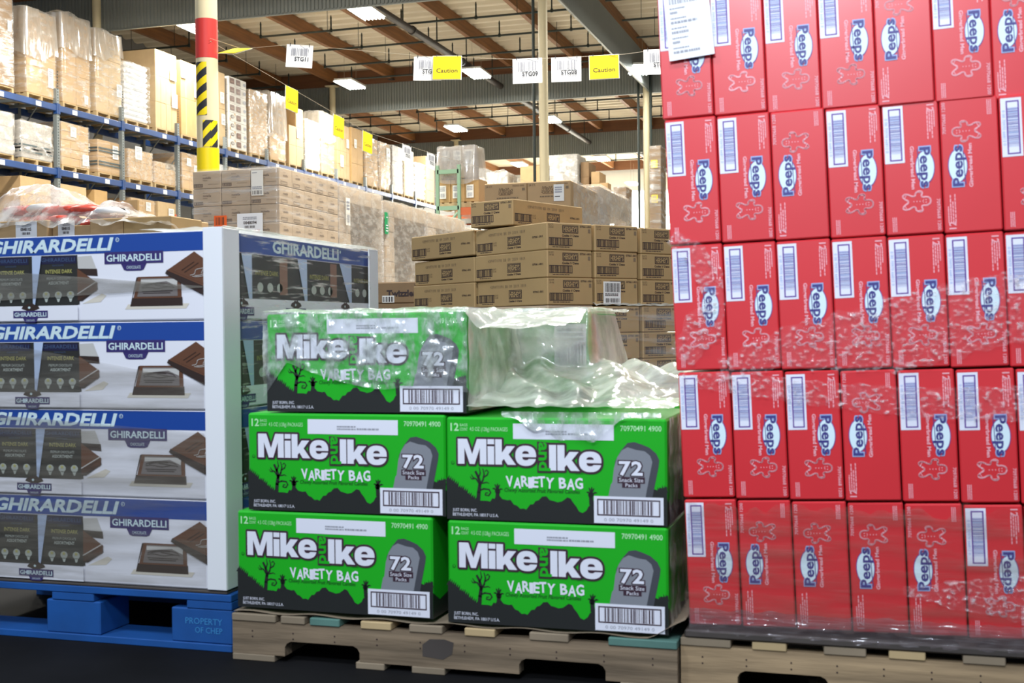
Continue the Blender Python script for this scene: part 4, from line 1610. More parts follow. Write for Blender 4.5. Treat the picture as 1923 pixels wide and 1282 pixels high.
def paper_label(parent, y, z, w, h, side=False, m='paper_cream'):
    bb = MB()
    if side:
        bb.box(y, -.022, z, y + w, -.019, z + h, m)
        o = bb.build('paper_label', parent)
        a = Art((y, -.022, z), (1, 0, 0), (0, 0, 1), .001)
    else:
        bb.box(.019, y, z, .022, y + w, z + h, m)
        o = bb.build('paper_label', parent)
        a = Art((.022, y, z), (0, 1, 0), (0, 0, 1), .001)
    a.scribble(w * .12, h * .55, w * .85, h * .9, 'ink_grey', 1, int(y * 100) + 3, 3)
    a.bars(w * .15, h * .1, w * .85, h * .4, 'ink_grey', 1, 4, 10)
    a.build('text_print', o)
    return o


def load(label, x, y, zb, d, w, h, nx, ny, nz_, m, fm=None, amp=.012, hood=None, labels=(), pallet=True, tape=False, seed=1, name='pallet_load', group=None, cat='pallet load', rz=0.0, tops=None):
    t = thing(name, label, cat, (x, y, zb), rz, group)
    z0 = 0.0
    if pallet:
        put('pallet', pallet_mesh(d, w), t)
        z0 = .126
    dx, dy, dz = d / nx, w / ny, (h - z0) / nz_
    me = case_mesh(dx - .004, dy - .004, dz - .003, m, tape)
    rnd = random.Random(seed)
    for k in range(nz_):
        for j in range(ny):
            for i in range(nx):
                if i < nx - 1 and j > 0 and k < nz_ - 1:
                    continue                        # not to be seen from the aisle
                if tops and k >= nz_ - 1 and (i, j) not in tops:
                    continue
                put('case', me, t, (-dx * i - .002 + rnd.uniform(-.006, .003), dy * j + .002, z0 + dz * k + .001))
    if fm:
        shell(t, d, w, z0 + .02, h, amp, fm, seed)
    if hood:
        bag(t, d, w, h - hood, h + .03, seed, .14 if h > 1 else .02)
    for q in labels:
        paper_label(t, *q)
    return t


# the case load behind the chocolate stack: three visible layers with faint name printing, orange and white labels
NX0, NY0, NZT = -5.21, 9.93, 2.372
t = thing('wrapped_case_load', 'tall film-wrapped load of tan cases with an orange label, in front of the banded column', 'pallet load', (NX0, NY0, 0))
NW, ND, NT = .90, 1.245, .166
put('pallet', pallet_mesh(NW, ND), t)
bb = MB()
bb.box(-NW, 0, .126, 0, ND, NZT - 5 * NT - .003, 'kraft_grey', .006)
bb.build('case_stack', t)


def case_print(dx, dy, dz, parent):
    a = Art((-dx, 0, 0), (1, 0, 0), (0, 0, 1), .0015)
    a.text('ferrero', dx * .36, dz * .74, .009, 'ink_brown', 1, w=.045)
    a.text('nutella', dx * .36, dz * .54, .020, 'ink_brown', 1, w=.085, off=.01, shear=.1)
    a.scribble(dx * .36, dz * .42, dx * .52, dz * .48, 'ink_faint', 1, 5)
    a.frame(dx * .04, dz * .08, dx * .36, dz * .26, .004, 'ink_brown', 1)
    a.bars(dx * .06, dz * .10, dx * .34, dz * .24, 'ink_brown', 1, 4, 14)
    a.scribble(dx * .55, dz * .2, dx * .9, dz * .24, 'ink_faint', 1, 6)
    a.build('side_print', parent)
    a = Art((0, 0, 0), (0, 1, 0), (0, 0, 1), .0015)
    a.text('ferrero', dy * .30, dz * .74, .009, 'ink_brown', 1, w=.045)
    a.text('nutella', dy * .28, dz * .54, .020, 'ink_brown', 1, w=.09, off=.01)
    a.frame(dy * .08, dz * .08, dy * .60, dz * .26, .004, 'ink_brown', 1)
    a.build('end_print', parent)


cx_, cy_ = NW / 3, ND / 5
proto = None
for k in range(5):
    for j in range(5):
        for i in range(3):
            if i > 0 and j > 0:
                continue
            if proto is None:
                o = put('printed_case', case_mesh(cx_ - .004, cy_ - .004, NT - .003, 'kraft_grey', False), t)
                case_print(cx_ - .004, cy_ - .004, NT - .003, o)
                proto = o
            else:
                o = dup(proto, t)
            o.location = (-cx_ * i - .002, cy_ * j + .002, NZT - NT * (k + 1))
shell(t, NW, ND, .14, NZT, .006, 'film_carton_load', 3)
bb = MB()
bb.box(-.275, -.024, NZT - .255, -.155, -.021, NZT - .025, 'paper_cream')
o = bb.build('paper_label', t)
a_ = Art((-.275, -.024, NZT - .255), (1, 0, 0), (0, 0, 1), .001)
a_.bars(.01, .01, .11, .045, 'ink', 1, 5, 14)
a_.scribble(.01, .055, .11, .085, 'ink_grey', 1, 5, 2)
a_.scribble(.01, .20, .06, .215, 'ink_grey', 1, 6)
a_.build('text_print', o)
bb = MB()
bb.box(-.665, -.024, NZT - .525, -.535, -.021, NZT - .425, 'label_orange')
o = setp(bb.build('orange_label', t), 'orange barcode label')
a_ = Art((-.665, -.024, NZT - .525), (1, 0, 0), (0, 0, 1), .001)
a_.bars(.02, .015, .11, .085, 'ink_brown', 1, 5, 9)
a_.build('bar_print', o)
bb = MB()
bb.box(-.425, -.024, NZT - .66, -.165, -.021, NZT - .415, 'paper')
o = bb.build('paper_label', t)
a_ = Art((-.425, -.024, NZT - .66), (1, 0, 0), (0, 0, 1), .001)
a_.text('0848094', .065, .145, .028, 'ink', 1, w=.135, off=.02)
a_.bars(.075, .11, .185, .132, 'ink', 1, 6, 14)
a_.scribble(.06, .185, .20, .215, 'ink_grey', 1, 6, 2)
a_.text('60-16', .165, .06, .03, 'red_ink', 1, w=.07, rot=.1)
a_.build('text_print', o)

load('film-wrapped case load, second in the row behind the chocolate stack, narrow white label', NX0, 11.215, 0, .95, 1.08, 2.345, 3, 4, 14, 'kraft_grey', 'film_side', .012, seed=4, name='wrapped_case_load',
     labels=((.10, 1.95, .10, .28),))
t = load('film-wrapped case load, third in the row behind the chocolate stack', NX0 + .02, 12.36, 0, .95, 1.25, 2.30, 3, 5, 13, 'kraft_grey', 'film_side', .012, seed=5, name='wrapped_case_load')
bb = MB()
bb.box(.006, -.05, 1.93, .012, .05, 2.17, 'label_green')
o = setp(bb.build('green_tape', t), 'green printed tape')
a_ = Art((.012, -.05, 1.93), (0, 1, 0), (0, 0, 1), .001)
for k in range(3):
    a_.rect(.02, .03 + .03 * k, .08, .042 + .03 * k, 'paper', 1)
a_.rect(.03, .18, .07, .19, 'paper', 1)
a_.build('bar_print', o)
load('film-wrapped case load, fourth in the row, its edge meeting the tan carton stack', NX0 + .03, 13.66, 0, .95, 1.35, 2.29, 3, 5, 12, 'kraft_grey', 'film_side', .014, seed=6, name='wrapped_case_load')
load('film-wrapped case load, last of the row running back under the green rack', NX0 + .05, 15.1, 0, .95, 1.3, 2.20, 3, 5, 12, 'kraft_grey', 'film_side', .014, seed=7, name='wrapped_case_load')

# the logo carton pallet behind the tan carton stack
KX, KY, KZ = -2.187, 8.756, 1.98
t = thing('wrapped_case_load', 'carton load with wafer logo printing and a white label, behind the tan carton stack', 'pallet load', (KX, KY, 0))
put('pallet', pallet_mesh(.68, .92), t)
bb = MB()
bb.box(-.68, 0, .126, 0, .92, KZ - .20, 'kraft_grey', .006)
bb.build('case_stack', t)
proto = None
for i in range(2):
    for j in range(3):
        if i and j:
            continue
        if proto is None:
            o = proto = put('printed_case', case_mesh(.336, .30, .197, 'kraft', False), t)
            a = Art((-.336, 0, 0), (1, 0, 0), (0, 0, 1), .0015)
            a.text('KitKat', .115, .115, .040, 'ink_brown', 1, w=.11, off=.05, shear=.2)
            a.text('KitKat', .115, .115, .040, 'kraft', 2, w=.11, off=.0, shear=.2)
            a.scribble(.10, .075, .27, .090, 'ink_faint', 1, 3)
            a.rect(.12, .105, .21, .108, 'ink_brown', 1)
            a.text('24 CT.', .012, .165, .014, 'ink_brown', 1)
            a.text('06252-000', .225, .168, .011, 'ink_brown', 1, w=.09)
            a.rect(.30, .135, .322, .155, 'ink_faint', 1)
            a.frame(.012, .008, .118, .040, .003, 'ink_brown', 1)
            a.bars(.018, .011, .112, .037, 'ink_brown', 1, 3, 14)
            a.build('side_print', o)
        else:
            o = dup(proto, t)
        o.location = (-.34 * i - .002, .305 * j + .002, KZ - .1985)
shell(t, .68, .92, .14, KZ - .2, .012, 'film_side', 8, top=False)
bb = MB()
bb.grid(lambda u, v: (.015 + .008 * nz(u, v, 1, 9), .03 + .9 * u, KZ - .20 + .205 * v), 20, 8, 'film_side')
bb.build('side_sheet', t, True)
bb = MB()
bb.box(-.13, -.006, KZ - .155, -.05, -.003, KZ - .03, 'paper_cream')
o = bb.build('paper_label', t)
a_ = Art((-.13, -.006, KZ - .155), (1, 0, 0), (0, 0, 1), .001)
a_.scribble(.01, .03, .05, .04, 'ink', 1, 5)
a_.scribble(.01, .06, .065, .11, 'ink_grey', 1, 5, 3)
a_.build('text_print', o)
load('whitish film-wrapped load behind the wafer logo cartons', KX + .01, 9.72, 0, .8, 1.2, 2.04, 2, 3, 9, 'kraft_grey', 'film_side', .02, seed=9, name='wrapped_case_load')

# dark cartons with big name lettering beside the chocolate stack
t = thing('wrapped_case_load', 'low carton load with dark name lettering right of the chocolate stack', 'pallet load', (-2.30, 6.46, 0), R(0))
put('pallet', pallet_mesh(.7, .6), t)
bb = MB()
bb.box(-.7, 0, .126, 0, .6, 1.028, 'kraft_dark', .005)
bb.build('case_stack', t)
for k in range(2):
    o = put('printed_case', case_mesh(.7, .3, .122, 'kraft_dark', False), t, (0, 0, 1.030) if k == 0 else (0, .302, 1.030))
    if k == 0:
        a = Art((-.7, 0, 0), (1, 0, 0), (0, 0, 1), .001)
        a.text('Twizzlers', .29, .040, .034, 'ink', 1, w=.20, off=.04)
        a.text('56524-000', .46, .095, .012, 'ink', 1, w=.08)
        a.rect(.26, .004, .335, .044, 'paper_cream', 2)
        a.bars(.264, .008, .331, .038, 'ink', 3, 3, 8)
        a.build('side_print', o)
a = Art((-.7, 0, 0), (1, 0, 0), (0, 0, 1), .001)
a.text('56524-000', .34, .955, .018, 'ink', 1, w=.12)
a.build('side_print', t)

# low load at the far left: cartons with paper labels, red bags and white film heaped on top
LX, LY = -4.41, 6.90
t = thing('wrapped_case_load', 'low carton load heaped with red bags and white film, behind the chocolate stack', 'pallet load', (LX, LY, 0))
put('pallet', pallet_mesh(1.4, 1.0), t)
bb = MB()
bb.box(-1.4, 0, .126, 0, 1.0, 1.30, 'kraft', .006)
bb.build('case_stack', t)
for i, (x0, x1, y0, h, m) in enumerate(((-.36, -.0, 0, .335, 'kraft_gold'), (-.62, -.365, 0, .335, 'kraft'), (-.93, -.625, .02, .30, 'kraft'), (-1.4, -.935, -.03, .34, 'kraft'), (-.62, -.2, .42, .36, 'kraft'))):
    bb = MB()
    bb.box(x0, y0, 1.302, x1, y0 + .38, 1.302 + h, m, .006)
    bb.build('case', t)
for x0, w_ in ((-1.18, .17), (-.88, .13)):
    bb = MB()
    yy = -.036 if x0 < -1 else .014
    bb.box(x0, yy, 1.50, x0 + w_, yy + .003, 1.635, 'paper')
    o = bb.build('paper_label', t)
    a_ = Art((x0, yy, 1.50), (1, 0, 0), (0, 0, 1), .001)
    a_.text('0848105', w_ * .24, .072, .020, 'ink', 1, w=w_ * .5, off=.02)
    a_.bars(w_ * .3, .046, w_ * .7, .062, 'ink', 1, 6, 12)
    a_.scribble(w_ * .3, .10, w_ * .75, .12, 'ink_grey', 1, 6, 2)
    a_.build('text_print', o)
rnd = random.Random(3)
for k in range(16):
    bb = MB()
    cx, cy, cz = -1.34 + .11 * (k // 2) + rnd.uniform(-.03, .03), .14 + rnd.uniform(0, .12), 1.665 + .075 * (k % 2) + rnd.uniform(-.01, .02) - .008 * (k // 2)
    sx, sy, sz = .12, .13, .04
    bb.grid(lambda u, v: (cx + sx * sin(pi * v) * cos(2 * pi * u), cy + sy * sin(pi * v) * sin(2 * pi * u), cz + sz * cos(pi * v) + .012 * nz(u * 6, v * 5, k, 1)), 14, 9, 'red_goods' if k % 5 else 'white_goods')
    bb.build('bagged_item', t, True)
bb = MB()
bb.box(-.70, .40, 1.64, -.52, .42, 1.80, 'kraft_gold')
bb.build('open_flap', t)


def heap(u, v):
    x = -1.45 + 1.47 * u
    y = -.06 + .8 * v
    top = 1.90 - .22 * u + .05 * sin(9 * u) if u < .55 else 1.79 - .30 * (u - .55) / .45
    z = 1.60 + (top - 1.60) * sin(min(1, v * 2.2) * pi / 2) - (.0 if v < .6 else (v - .6) * .5)
    return (x, y, z + .035 * nz(x * 3, y * 3, 2, 2.5) + .012 * nz(x, y, 5, 18))


bb = MB()
bb.grid(heap, 80, 40, 'film_heap')
bb.build('stretch_film', t, True)

# ------------------------------------------------------------------ blue pallet rack with its loads
RX = -17.5
UP = [18.0, 20.45] + [22.87 + 2.42 * k for k in range(11)]
rack = thing('pallet_rack', 'long blue pallet rack along the left, three beam levels loaded with pallets', 'rack', (RX, UP[0], 0))
LV = (2.98, 4.50, 5.925)
for k, y in enumerate(UP):
    bb = MB()
    for xx in (0, -1.02):
        bb.box(xx - .05, y - UP[0] - .045, 0, xx + .05, y - UP[0] + .045, 6.32, 'rack_steel')
    for q in range(60):
        if k < 8:
            z = 2.9 + q * .064
            bb.box(.045, y - UP[0] - .016, z, .0515, y - UP[0] + .016, z + .03, 'pipe_dark')
    for q in range(5):
        bb.tube((-.97, y - UP[0], 1 + q * 1.1), (-.05, y - UP[0], 2.1 + q * 1.1), .018, 'rack_steel', 6)
    bb.build('upright_frame', rack)
for z in LV:
    for k in range(len(UP) - 1):
        y0, y1 = UP[k] - UP[0] + .03, UP[k + 1] - UP[0] - .03
        bb = MB()
        bb.box(-.02, y0, z - .11, .055, y1, z + .03, 'rack_blue', .008)
        for yy in (y0, y1):
            bb.box(-.03, yy - .035 if yy == y0 else yy - .03, z - .17, .065, yy + .03 if yy == y0 else yy + .035, z + .06, 'rack_blue')
        o = bb.build('front_beam', rack)
        for f in (.24, .74):
            tg = MB()
            yy = y0 + (y1 - y0) * f
            tg.box(.056, yy - .10, z - .10, .059, yy + .07, z + .0, 'paper_cream')
            tg.build('location_tag', o)
        bb = MB()
        bb.box(-1.06, y0, z - .11, -.98, y1, z + .03, 'rack_blue')
        for q in range(4):
            yy = y0 + .25 + q * .6
            bb.box(-.98, yy, z - .03, -.02, yy + .05, z + .028, 'rack_steel')
        bb.build('rear_beam', rack)


def rl(y, h, w, m, desc, lvl, nth, **kw):
    kw.setdefault('seed', nth * 3 + lvl)
    dp = kw.pop('d', 1.0)
    ny, nzz = kw.pop('n', (2, 3))
    z = LV[lvl] + .031
    where = ('lowest', 'middle', 'top')[lvl]
    return load('%s, %s from left on the rack\'s %s level' % (desc, ORD[nth], where), RX - .03, y, z, dp, w, h, 1, ny, nzz, m, group='pallet loads on the blue rack', **kw)


U = [  # y, height, width, carton material, description, options
    (20.55, 2.25, 0.98, 'kraft_dark', 'dark tan carton load', dict(n=(2, 4), fm='film_load', labels=((.8, 1.3, .12, .22),))),
    (21.95, 1.95, 0.96, 'kraft', 'carton load under a tall clear hood', dict(n=(2, 3), fm='film_load', hood=.95, labels=((.68, .35, .17, .42),))),
    (23.15, 2.12, 0.98, 'kraft', 'carton load under a tapered clear hood', dict(n=(2, 3), fm='film_load', hood=.85, labels=((.75, .2, .13, .2),))),
    (24.37, 2.05, 0.98, 'kraft_pale', 'glossy wrapped carton load, short bunched hood', dict(n=(2, 3), fm='film_load', hood=.6, labels=((.78, .6, .2, .3),))),
    (25.52, 1.55, 0.98, 'white_goods', 'load of stacked white bags', dict(n=(1, 11), fm='film_load', amp=.05)),
    (26.80, 2.12, 0.98, 'kraft_pale', 'bright carton load three cases tall', dict(n=(2, 3), tape=True, labels=((.66, 1.45, .28, .3), (.72, .75, .26, .36)))),
    (27.98, 2.08, 0.98, 'kraft_orange', 'orange-tan carton load left of banded column', dict(n=(2, 2), tape=True, labels=((.0, 1.62, .22, .28), (.62, 1.2, .2, .4)))),
    (29.25, 2.15, 0.98, 'kraft_pale', 'pale carton load half behind the banded column', dict(n=(1, 2), labels=((.7, 1.3, .2, .3), (.75, .7, .2, .3)))),
    (30.45, 2.15, 0.98, 'carton_white', 'load of white and brown printed boxes', dict(n=(3, 8), tape=False)),
    (31.68, 2.0, 0.98, 'kraft', 'film-wrapped carton load, milky above', dict(n=(2, 4), fm='film_side')),
    (32.85, 2.12, 0.98, 'kraft', 'carton load under a wrinkled full-length hood', dict(n=(2, 3), fm='film_load', hood=1.25)),
    (34.07, 1.95, 0.98, 'kraft_pale', 'carton load with one loose top case', dict(n=(2, 3), labels=((.5, 1.0, .2, .3),), tops=((0, 1),))),
    (35.2, 1.70, 0.98, 'white_goods', 'white-wrapped load with a slanted cover', dict(n=(1, 4), fm='film_side', amp=.03)),
    (36.35, 2.1, 0.98, 'kraft_pale', 'carton load under a white domed cover', dict(n=(2, 4), fm='film_load', hood=.9)),
    (37.6, 1.95, 0.98, 'kraft_pale', 'carton load with white papers on its cases', dict(n=(2, 4), tape=True, labels=((.7, 1.2, .2, .3), (.2, .5, .25, .4)))),
    (38.75, 2.0, 0.98, 'kraft_orange', 'orange-tan carton load', dict(d=.6, n=(2, 3), labels=((.2, 1.3, .2, .3),))),
    (40.05, 1.85, 0.98, 'kraft', 'film-wrapped carton load beside a caution sign', dict(n=(2, 4), fm='film_load', labels=((.0, 1.2, .3, .4),))),
    (41.22, 1.85, 0.98, 'kraft', 'carton load with a big white sheet', dict(n=(2, 3), fm='film_side', labels=((.62, 1.2, .35, .5),))),
    (42.45, 1.9, 0.98, 'grey_goods', 'grey film-wrapped load', dict(n=(2, 3), fm='film_load')),
    (43.6, 1.9, 0.98, 'kraft_pale', 'pale carton load with a white top case', dict(n=(2, 3), fm='film_side')),
    (44.85, 1.55, 0.98, 'white_goods', 'load of white sacks', dict(n=(1, 8), fm='film_load', amp=.04)),
    (46.0, 1.95, .95, 'kraft_pale', 'pale carton load at the rack\'s far end', dict(n=(2, 4), labels=((.3, 1.5, .3, .35),))),
]
for k, (y, h, w, m, ds, kw) in enumerate(U):
    o = rl(y, h, w, m, ds, 2, k, **kw)
    if k == 8:       # printed boxes: dark panels and orange corners on every case
        a = Art((.0, 0, .13), (0, 1, 0), (0, 0, 1), .004)
        for r in range(8):
            for c in range(3):
                yy, zz = c * .35, r * .2525
                if c == 0 and r < 4:
                    a.disc(yy + .17, zz + .13, .10, .05, 'ink_brown', 1, 14)
                    a.disc(yy + .17, zz + .13, .08, .035, 'grey_goods', 2, 14)
                    a.poly([(yy + .02, zz + .02), (yy + .10, zz + .02), (yy + .02, zz + .10)], 'kraft_orange', 1)
                    a.poly([(yy + .33, zz + .23), (yy + .25, zz + .23), (yy + .33, zz + .15)], 'kraft_orange', 1)
                elif c < 2:
                    a.rect(yy + .05, zz + .05, yy + .29, zz + .21, 'c_choc', 1)
                    a.rect(yy + .09, zz + .10, yy + .25, zz + .13, 'c_choclight', 2)
                else:
                    a.disc(yy + .17, zz + .13, .08, .05, 'ink_grey', 1, 14)
        a.build('front_print', o)
Lw = [
    (20.5, 1.0, 1.0, 'grey_goods', 'crinkled film-wrapped load with an open base', dict(n=(2, 3), fm='film_side', amp=.03)),
    (21.75, .92, 1.0, 'grey_goods', 'film-wrapped load with dark straps round its foot', dict(n=(2, 2), fm='film_side', amp=.03)),
    (23.08, 1.1, .98, 'kraft', 'wrapped load of many white-labelled small cartons', dict(n=(3, 5), fm='film_load', labels=((.3, .8, .2, .22), (.72, .2, .22, .25)))),
    (24.4, .90, 1.0, 'kraft', 'four big cases with dark strap bands', dict(n=(2, 2), fm='film_carton_load', labels=((.55, .5, .22, .32), (-.4, .6, .2, .2, True)))),
    (25.62, .85, 1.0, 'kraft', 'small cartons with a loose white sheet', dict(n=(4, 5), fm='film_side', labels=((.25, .62, .28, .32),))),
    (26.72, .68, 1.0, 'kraft', 'small cartons load with a missing corner', dict(n=(4, 4), fm='film_side', tops=((0, 0), (0, 1)))),
    (28.0, 1.08, 1.0, 'kraft', 'much-labelled carton load left of banded column', dict(n=(3, 4), fm='film_load', labels=((.2, .75, .2, .2), (.55, .45, .25, .35)))),
    (29.25, 1.0, 1.0, 'white_goods', 'white-wrapped load behind the banded column', dict(n=(2, 3), fm='film_load')),
    (30.45, 1.0, 1.0, 'kraft_pale', 'wrapped pale carton load right of banded column', dict(n=(2, 3), fm='film_side')),
    (31.7, .9, 1.0, 'grey_goods', 'low white-wrapped load over the wrapped case load', dict(n=(2, 3), fm='film_side')),
]
for k, (y, h, w, m, ds, kw) in enumerate(Lw):
    o = rl(y, h, w, m, ds, 1, k, **kw)
    if k in (1, 3):
        bb = MB()
        for z in ((.25, .32) if k == 1 else (.30, .62)):
            for dz in (0, .07):
                bb.box(-1.0, -.026, z + dz, .0, -.02, z + dz + .03, 'black_strap')
                bb.box(.02, 0, z + dz, .026, w, z + dz + .03, 'black_strap')
        bb.build('strap', o)
Th = [
    (21.7, 1.25, 1.0, 'kraft', 'brown carton load partly behind white film', dict(n=(2, 3))),
    (22.95, 1.22, 1.0, 'kraft_pale', 'pale carton load under the beam', dict(n=(1, 2))),
    (24.25, 1.22, .5, 'kraft_orange', 'single orange-tan carton stack', dict(n=(1, 3))),
    (25.7, 1.18, 1.0, 'kraft', 'wrapped brown carton load with a red spot', dict(n=(2, 2), fm='film_carton_load', labels=((.6, .9, .2, .22),))),
    (26.85, 1.2, 1.0, 'kraft_pale', 'carton load with a white and orange label', dict(n=(1, 2), labels=((.45, .75, .25, .3), (.75, .72, .14, .2, False, 'label_orange')))),
]
for k, (y, h, w, m, ds, kw) in enumerate(Th):
    rl(y, h, w, m, ds, 0, k, **kw)

# ------------------------------------------------------------------ loads and racks farther back
t = thing('pallet_rack', 'pale green pallet rack carrying the orange boxes, behind the film-wrapped row', 'rack', (-8.36, 22.58, 0), R(0))
for xx in (0, .45):
    bb = MB()
    bb.box(xx - .03, -.03, 0, xx + .03, .03, 4.12, 'rack_green')
    bb.build('upright', t)
for z in (3.28, 4.0):
    bb = MB()
    bb.box(.0, -.03, z - .05, .45, .03, z + .03, 'rack_green')
    bb.build('cross_bar', t)
bb = MB()
bb.tube((.0, 0, 2.75), (.45, 0, 3.2), .03, 'rack_green', 6)
bb.tube((.45, 0, 2.3), (.0, 0, 2.75), .03, 'rack_green', 6)
bb.build('brace', t)
bb = MB()
bb.box(.40, -.02, 3.12, 1.4, 1.2, 3.27, 'rack_orange')
bb.build('beam', t)
load('load of three orange boxes with white labels on the pale green rack', -7.56, 22.75, 3.275, .88, .6, .58, 3, 2, 1, 'kraft_orange', None, seed=2, labels=((-.83, .2, .15, .26, True), (-.54, .2, .15, .26, True), (-.25, .2, .15, .26, True)))
load('carton load hooded in cloudy plastic, standing above the orange boxes', -7.62, 22.74, 3.875, .80, .5, .60, 2, 2, 2, 'kraft', 'film_bag', .02, seed=3, pallet=False, labels=((-.70, .35, .16, .2, True), (-.45, .35, .16, .2, True), (-.22, .22, .18, .34, True)), hood=.66)

FR = thing('pallet_rack', 'far rack block under the loads left and right of the middle cream column', 'rack', (-13.5, 38.2, 0))
for k in range(3):
    bb = MB()
    bb.box(k * 2.2, 0, 0, k * 2.2 + .1, .1, 4.7, 'rack_steel')
    bb.box(k * 2.2, 2.3, 0, k * 2.2 + .1, 2.4, 4.7, 'rack_steel')
    bb.build('upright', FR)
for z in (4.55,):
    bb = MB()
    bb.box(-.5, -.05, z, 5.15, .0, z + .12, 'rack_orange')
    bb.box(-.5, 2.4, z, 5.15, 2.45, z + .12, 'rack_orange')
    bb.box(-.5, 0, z + .05, 5.15, 2.4, z + .10, 'rack_steel')
    bb.build('beam', FR)
ZF = 4.68
load('tall load with a barcode sheet left of the wafer logo cartons', -12.55, 38.4, ZF, .7, 1.0, 1.55, 2, 2, 3, 'white_goods', 'film_side', .02, seed=4, labels=((-.4, .8, .3, .5, True),))
load('white bunched-top load left of the middle cream column', -11.75, 38.4, ZF, .75, 1.0, 1.35, 1, 1, 2, 'white_goods', 'film_bag', .05, seed=5, hood=.6)
load('brown carton load right behind the middle cream column', -10.35, 38.4, ZF, .95, 1.0, 1.55, 2, 2, 2, 'kraft', None, seed=6)
load('tall grey film-wrapped load right of the middle cream column', -9.35, 38.4, ZF, .95, 1.2, 1.85, 2, 2, 3, 'grey_goods', 'film_side', .02, seed=7, labels=((-.6, 1.3, .2, .25, True),))
load('dark carton stack beside the tall grey wrapped load', -9.0, 38.55, ZF, .28, 1.0, 1.6, 1, 2, 3, 'kraft_dark', None, seed=8)
load('brown carton load with a step, right of the tall grey wrapped load', -8.35, 38.4, ZF, .55, 1.0, 1.25, 2, 2, 3, 'kraft', None, seed=9, tops=((1, 0), (1, 1)))
load('dark wrapped load in front of the white back wall', -7.75, 38.4, 3.0, .42, 1.0, 2.4, 1, 2, 3, 'kraft_dark', 'film_load', .03, seed=10, pallet=False)
bb = MB()
bb.box(-8.3, 38.3, 0, -7.7, 39.5, 2.999, 'kraft_dark')
setp(bb.build('case_stack'), 'dark stack of cases under the dark wrapped load', 'pallet load')
o = load('sliver of a wrapped load with yellow stickers left of the red stack', -6.55, 38.0, 0, .36, 1.0, 6.6, 1, 2, 9, 'kraft_dark', 'film_load', .02, seed=11, labels=((-.30, 5.9, .2, .25, True, 'sign_yellow'), (-.30, 4.8, .2, .25, True, 'sign_yellow')))

# ------------------------------------------------------------------ hanging signs and their lines
bb = MB()
SP = [(-6.9, 11.6, 4.05), (-6.68, 11.9, 3.985), (-6.12, 11.9, 3.985), (-5.82, 11.9, 3.945), (-4.5, 11.9, 3.735), (-4.2, 11.9, 3.705), (-3.5, 11.9, 3.63), (-2.9, 11.9, 3.61), (-2.4, 11.9, 3.60), (-1.9, 11.9, 3.63), (1.0, 11.9, 3.9)]
for a, c in zip(SP, SP[1:]):
    bb.tube(a, c, .0022, 'wire', 5)
setp(bb.build('hanging_line'), 'thin line strung across the picture holding the hanging signs', 'line')
bb = MB()
S2 = [(-6.9, 11.6, 4.02), (-6.9, 13.4, 3.87), (-6.9, 15.8, 3.67), (-6.9, 18.3, 3.72), (-6.9, 24, 3.9), (-6.9, 30, 4.4)]
for a, c in zip(S2, S2[1:]):
    bb.tube(a, c, .0022, 'wire', 5)
setp(bb.build('hanging_line'), 'thin line running back along the rack with the edge-on signs', 'line')


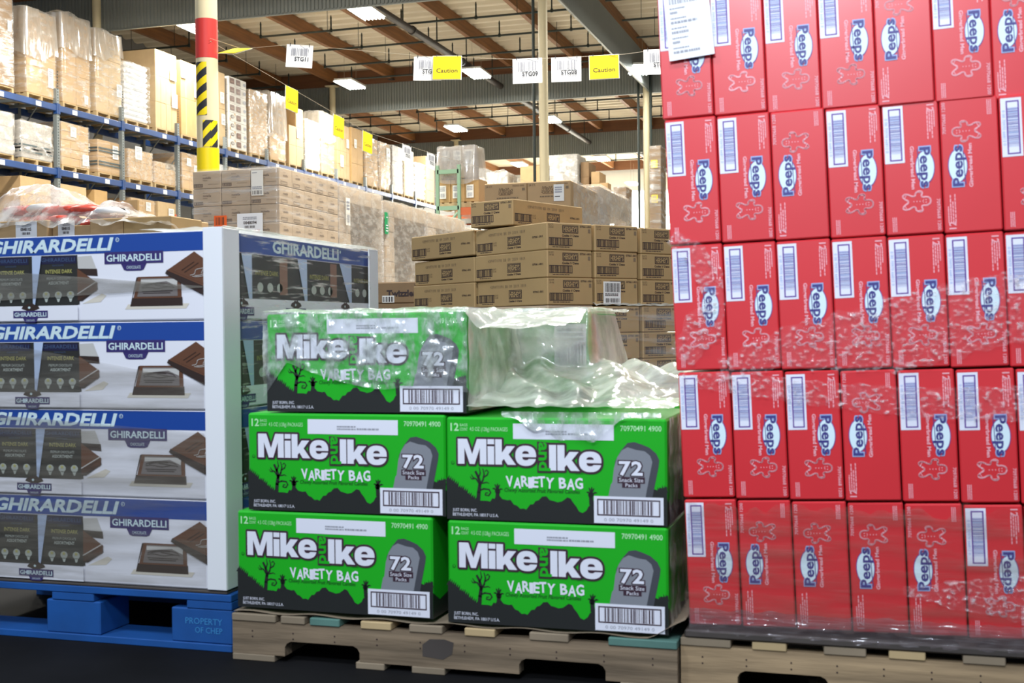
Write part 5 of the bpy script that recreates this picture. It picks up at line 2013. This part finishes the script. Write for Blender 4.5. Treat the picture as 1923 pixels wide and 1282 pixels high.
def sign(text, loc, rz, label, yellow=False, roll=0.0, w=.285, h=.225, tilt=0.0, group='hanging signs'):
    """Laminated sheet hung by two clips; faces -y before turning."""
    t = bpy.data.objects.new('x', None)
    sb = MB()

    def sh(u, v):
        return ((u - .5) * w, .004 * sin(u * 5 + loc[0] * 7) * (1 - v), -h + h * v)
    sb.grid(lambda u, v: sh(u, v), 10, 6, 'sign_white')
    sb.grid(lambda u, v: (lambda p: (p[0], p[1] + .0025, p[2]))(sh(1 - u, v)), 10, 6, 'sign_white')
    o = sb.build('hanging_sign')
    o.location, o.rotation_euler = loc, (tilt, roll, rz)
    bpy.data.objects.remove(t)
    a = Art((-w / 2, -.0055, -h), (1, 0, 0), (0, 0, 1), .0012)
    if yellow:
        a.rect(.006, .006, w - .006, h - .006, 'sign_yellow', 0)
        a.text('Caution', w * .14, h * .30, h * .17, 'ink', 1, w=w * .72, off=.01)
    else:
        q = Art((-w / 2, -.0055, -h), (1, 0, 0), (0, 0, 1), .0012)
        q.bars(w * .20, h * .52, w * .88, h * .86, 'ink_grey', 0, 12, 16)
        q.build('barcode_print', o)
        a.text(text, w * .33, h * .29, h * .175, 'tape_black', 0, w=w * .52, off=.018)
    a.build('front_print', o)
    cb = MB()
    for f in (-.36, .36):
        cb.box(f * w - .003, -.008, -.015, f * w + .003, .004, .015, 'tape_black')
    cb.build('clip', o)
    return setp(o, label, 'sign', group)


VW = R(8)
sign('STG11', (-5.975, 11.9, 3.972), VW + R(6), 'white hanging sign reading STG11', roll=R(4.5), h=.245, w=.29)
sign('STG10', (-4.50, 11.905, 3.735), VW, 'white hanging sign mostly covered by a yellow caution sign', roll=R(2.5), w=.30, h=.25)
sign('', (-4.275, 11.88, 3.722), VW, 'yellow caution sign hanging over a white sign', True, roll=R(2), w=.31, h=.25)
sign('STG09', (-3.415, 11.9, 3.635), VW, 'white hanging sign reading STG09 in front of the middle cream column', w=.305, h=.255)
sign('STG08', (-3.005, 11.9, 3.618), VW, 'white hanging sign reading STG08', w=.305, h=.25)
sign('', (-2.615, 11.9, 3.610), VW, 'yellow caution sign right of the STG08 sign', True, w=.305, h=.245, roll=R(-.6))
sign('STG07', (-2.06, 11.9, 3.625), VW, 'white hanging sign half hidden by the red carton stack', w=.30, h=.25)
sign('', (-6.66, 11.9, 3.985), R(-20), 'yellow caution sign blown nearly flat right of the banded column', True, roll=R(8), tilt=R(-68), w=.30, h=.26)
for yy, z, lb, yl, rz in ((13.5, 3.87, 'yellow caution sign on the receding line, nearest of three', True, 88), (14.85, 3.745, 'yellow caution sign on the receding line, middle of three', True, 88),
                          (15.8, 3.67, 'yellow caution sign on the receding line, farthest of three', True, 88), (17.3, 3.70, 'white barcode sign on the receding line, nearer of two', False, 86),
                          (18.35, 3.72, 'white barcode sign on the receding line, farther of two', False, 86)):
    sign('STG12', (-6.9, yy, z), R(rz), lb, yl, roll=R(3), w=.31, h=.29 if yl else .26)
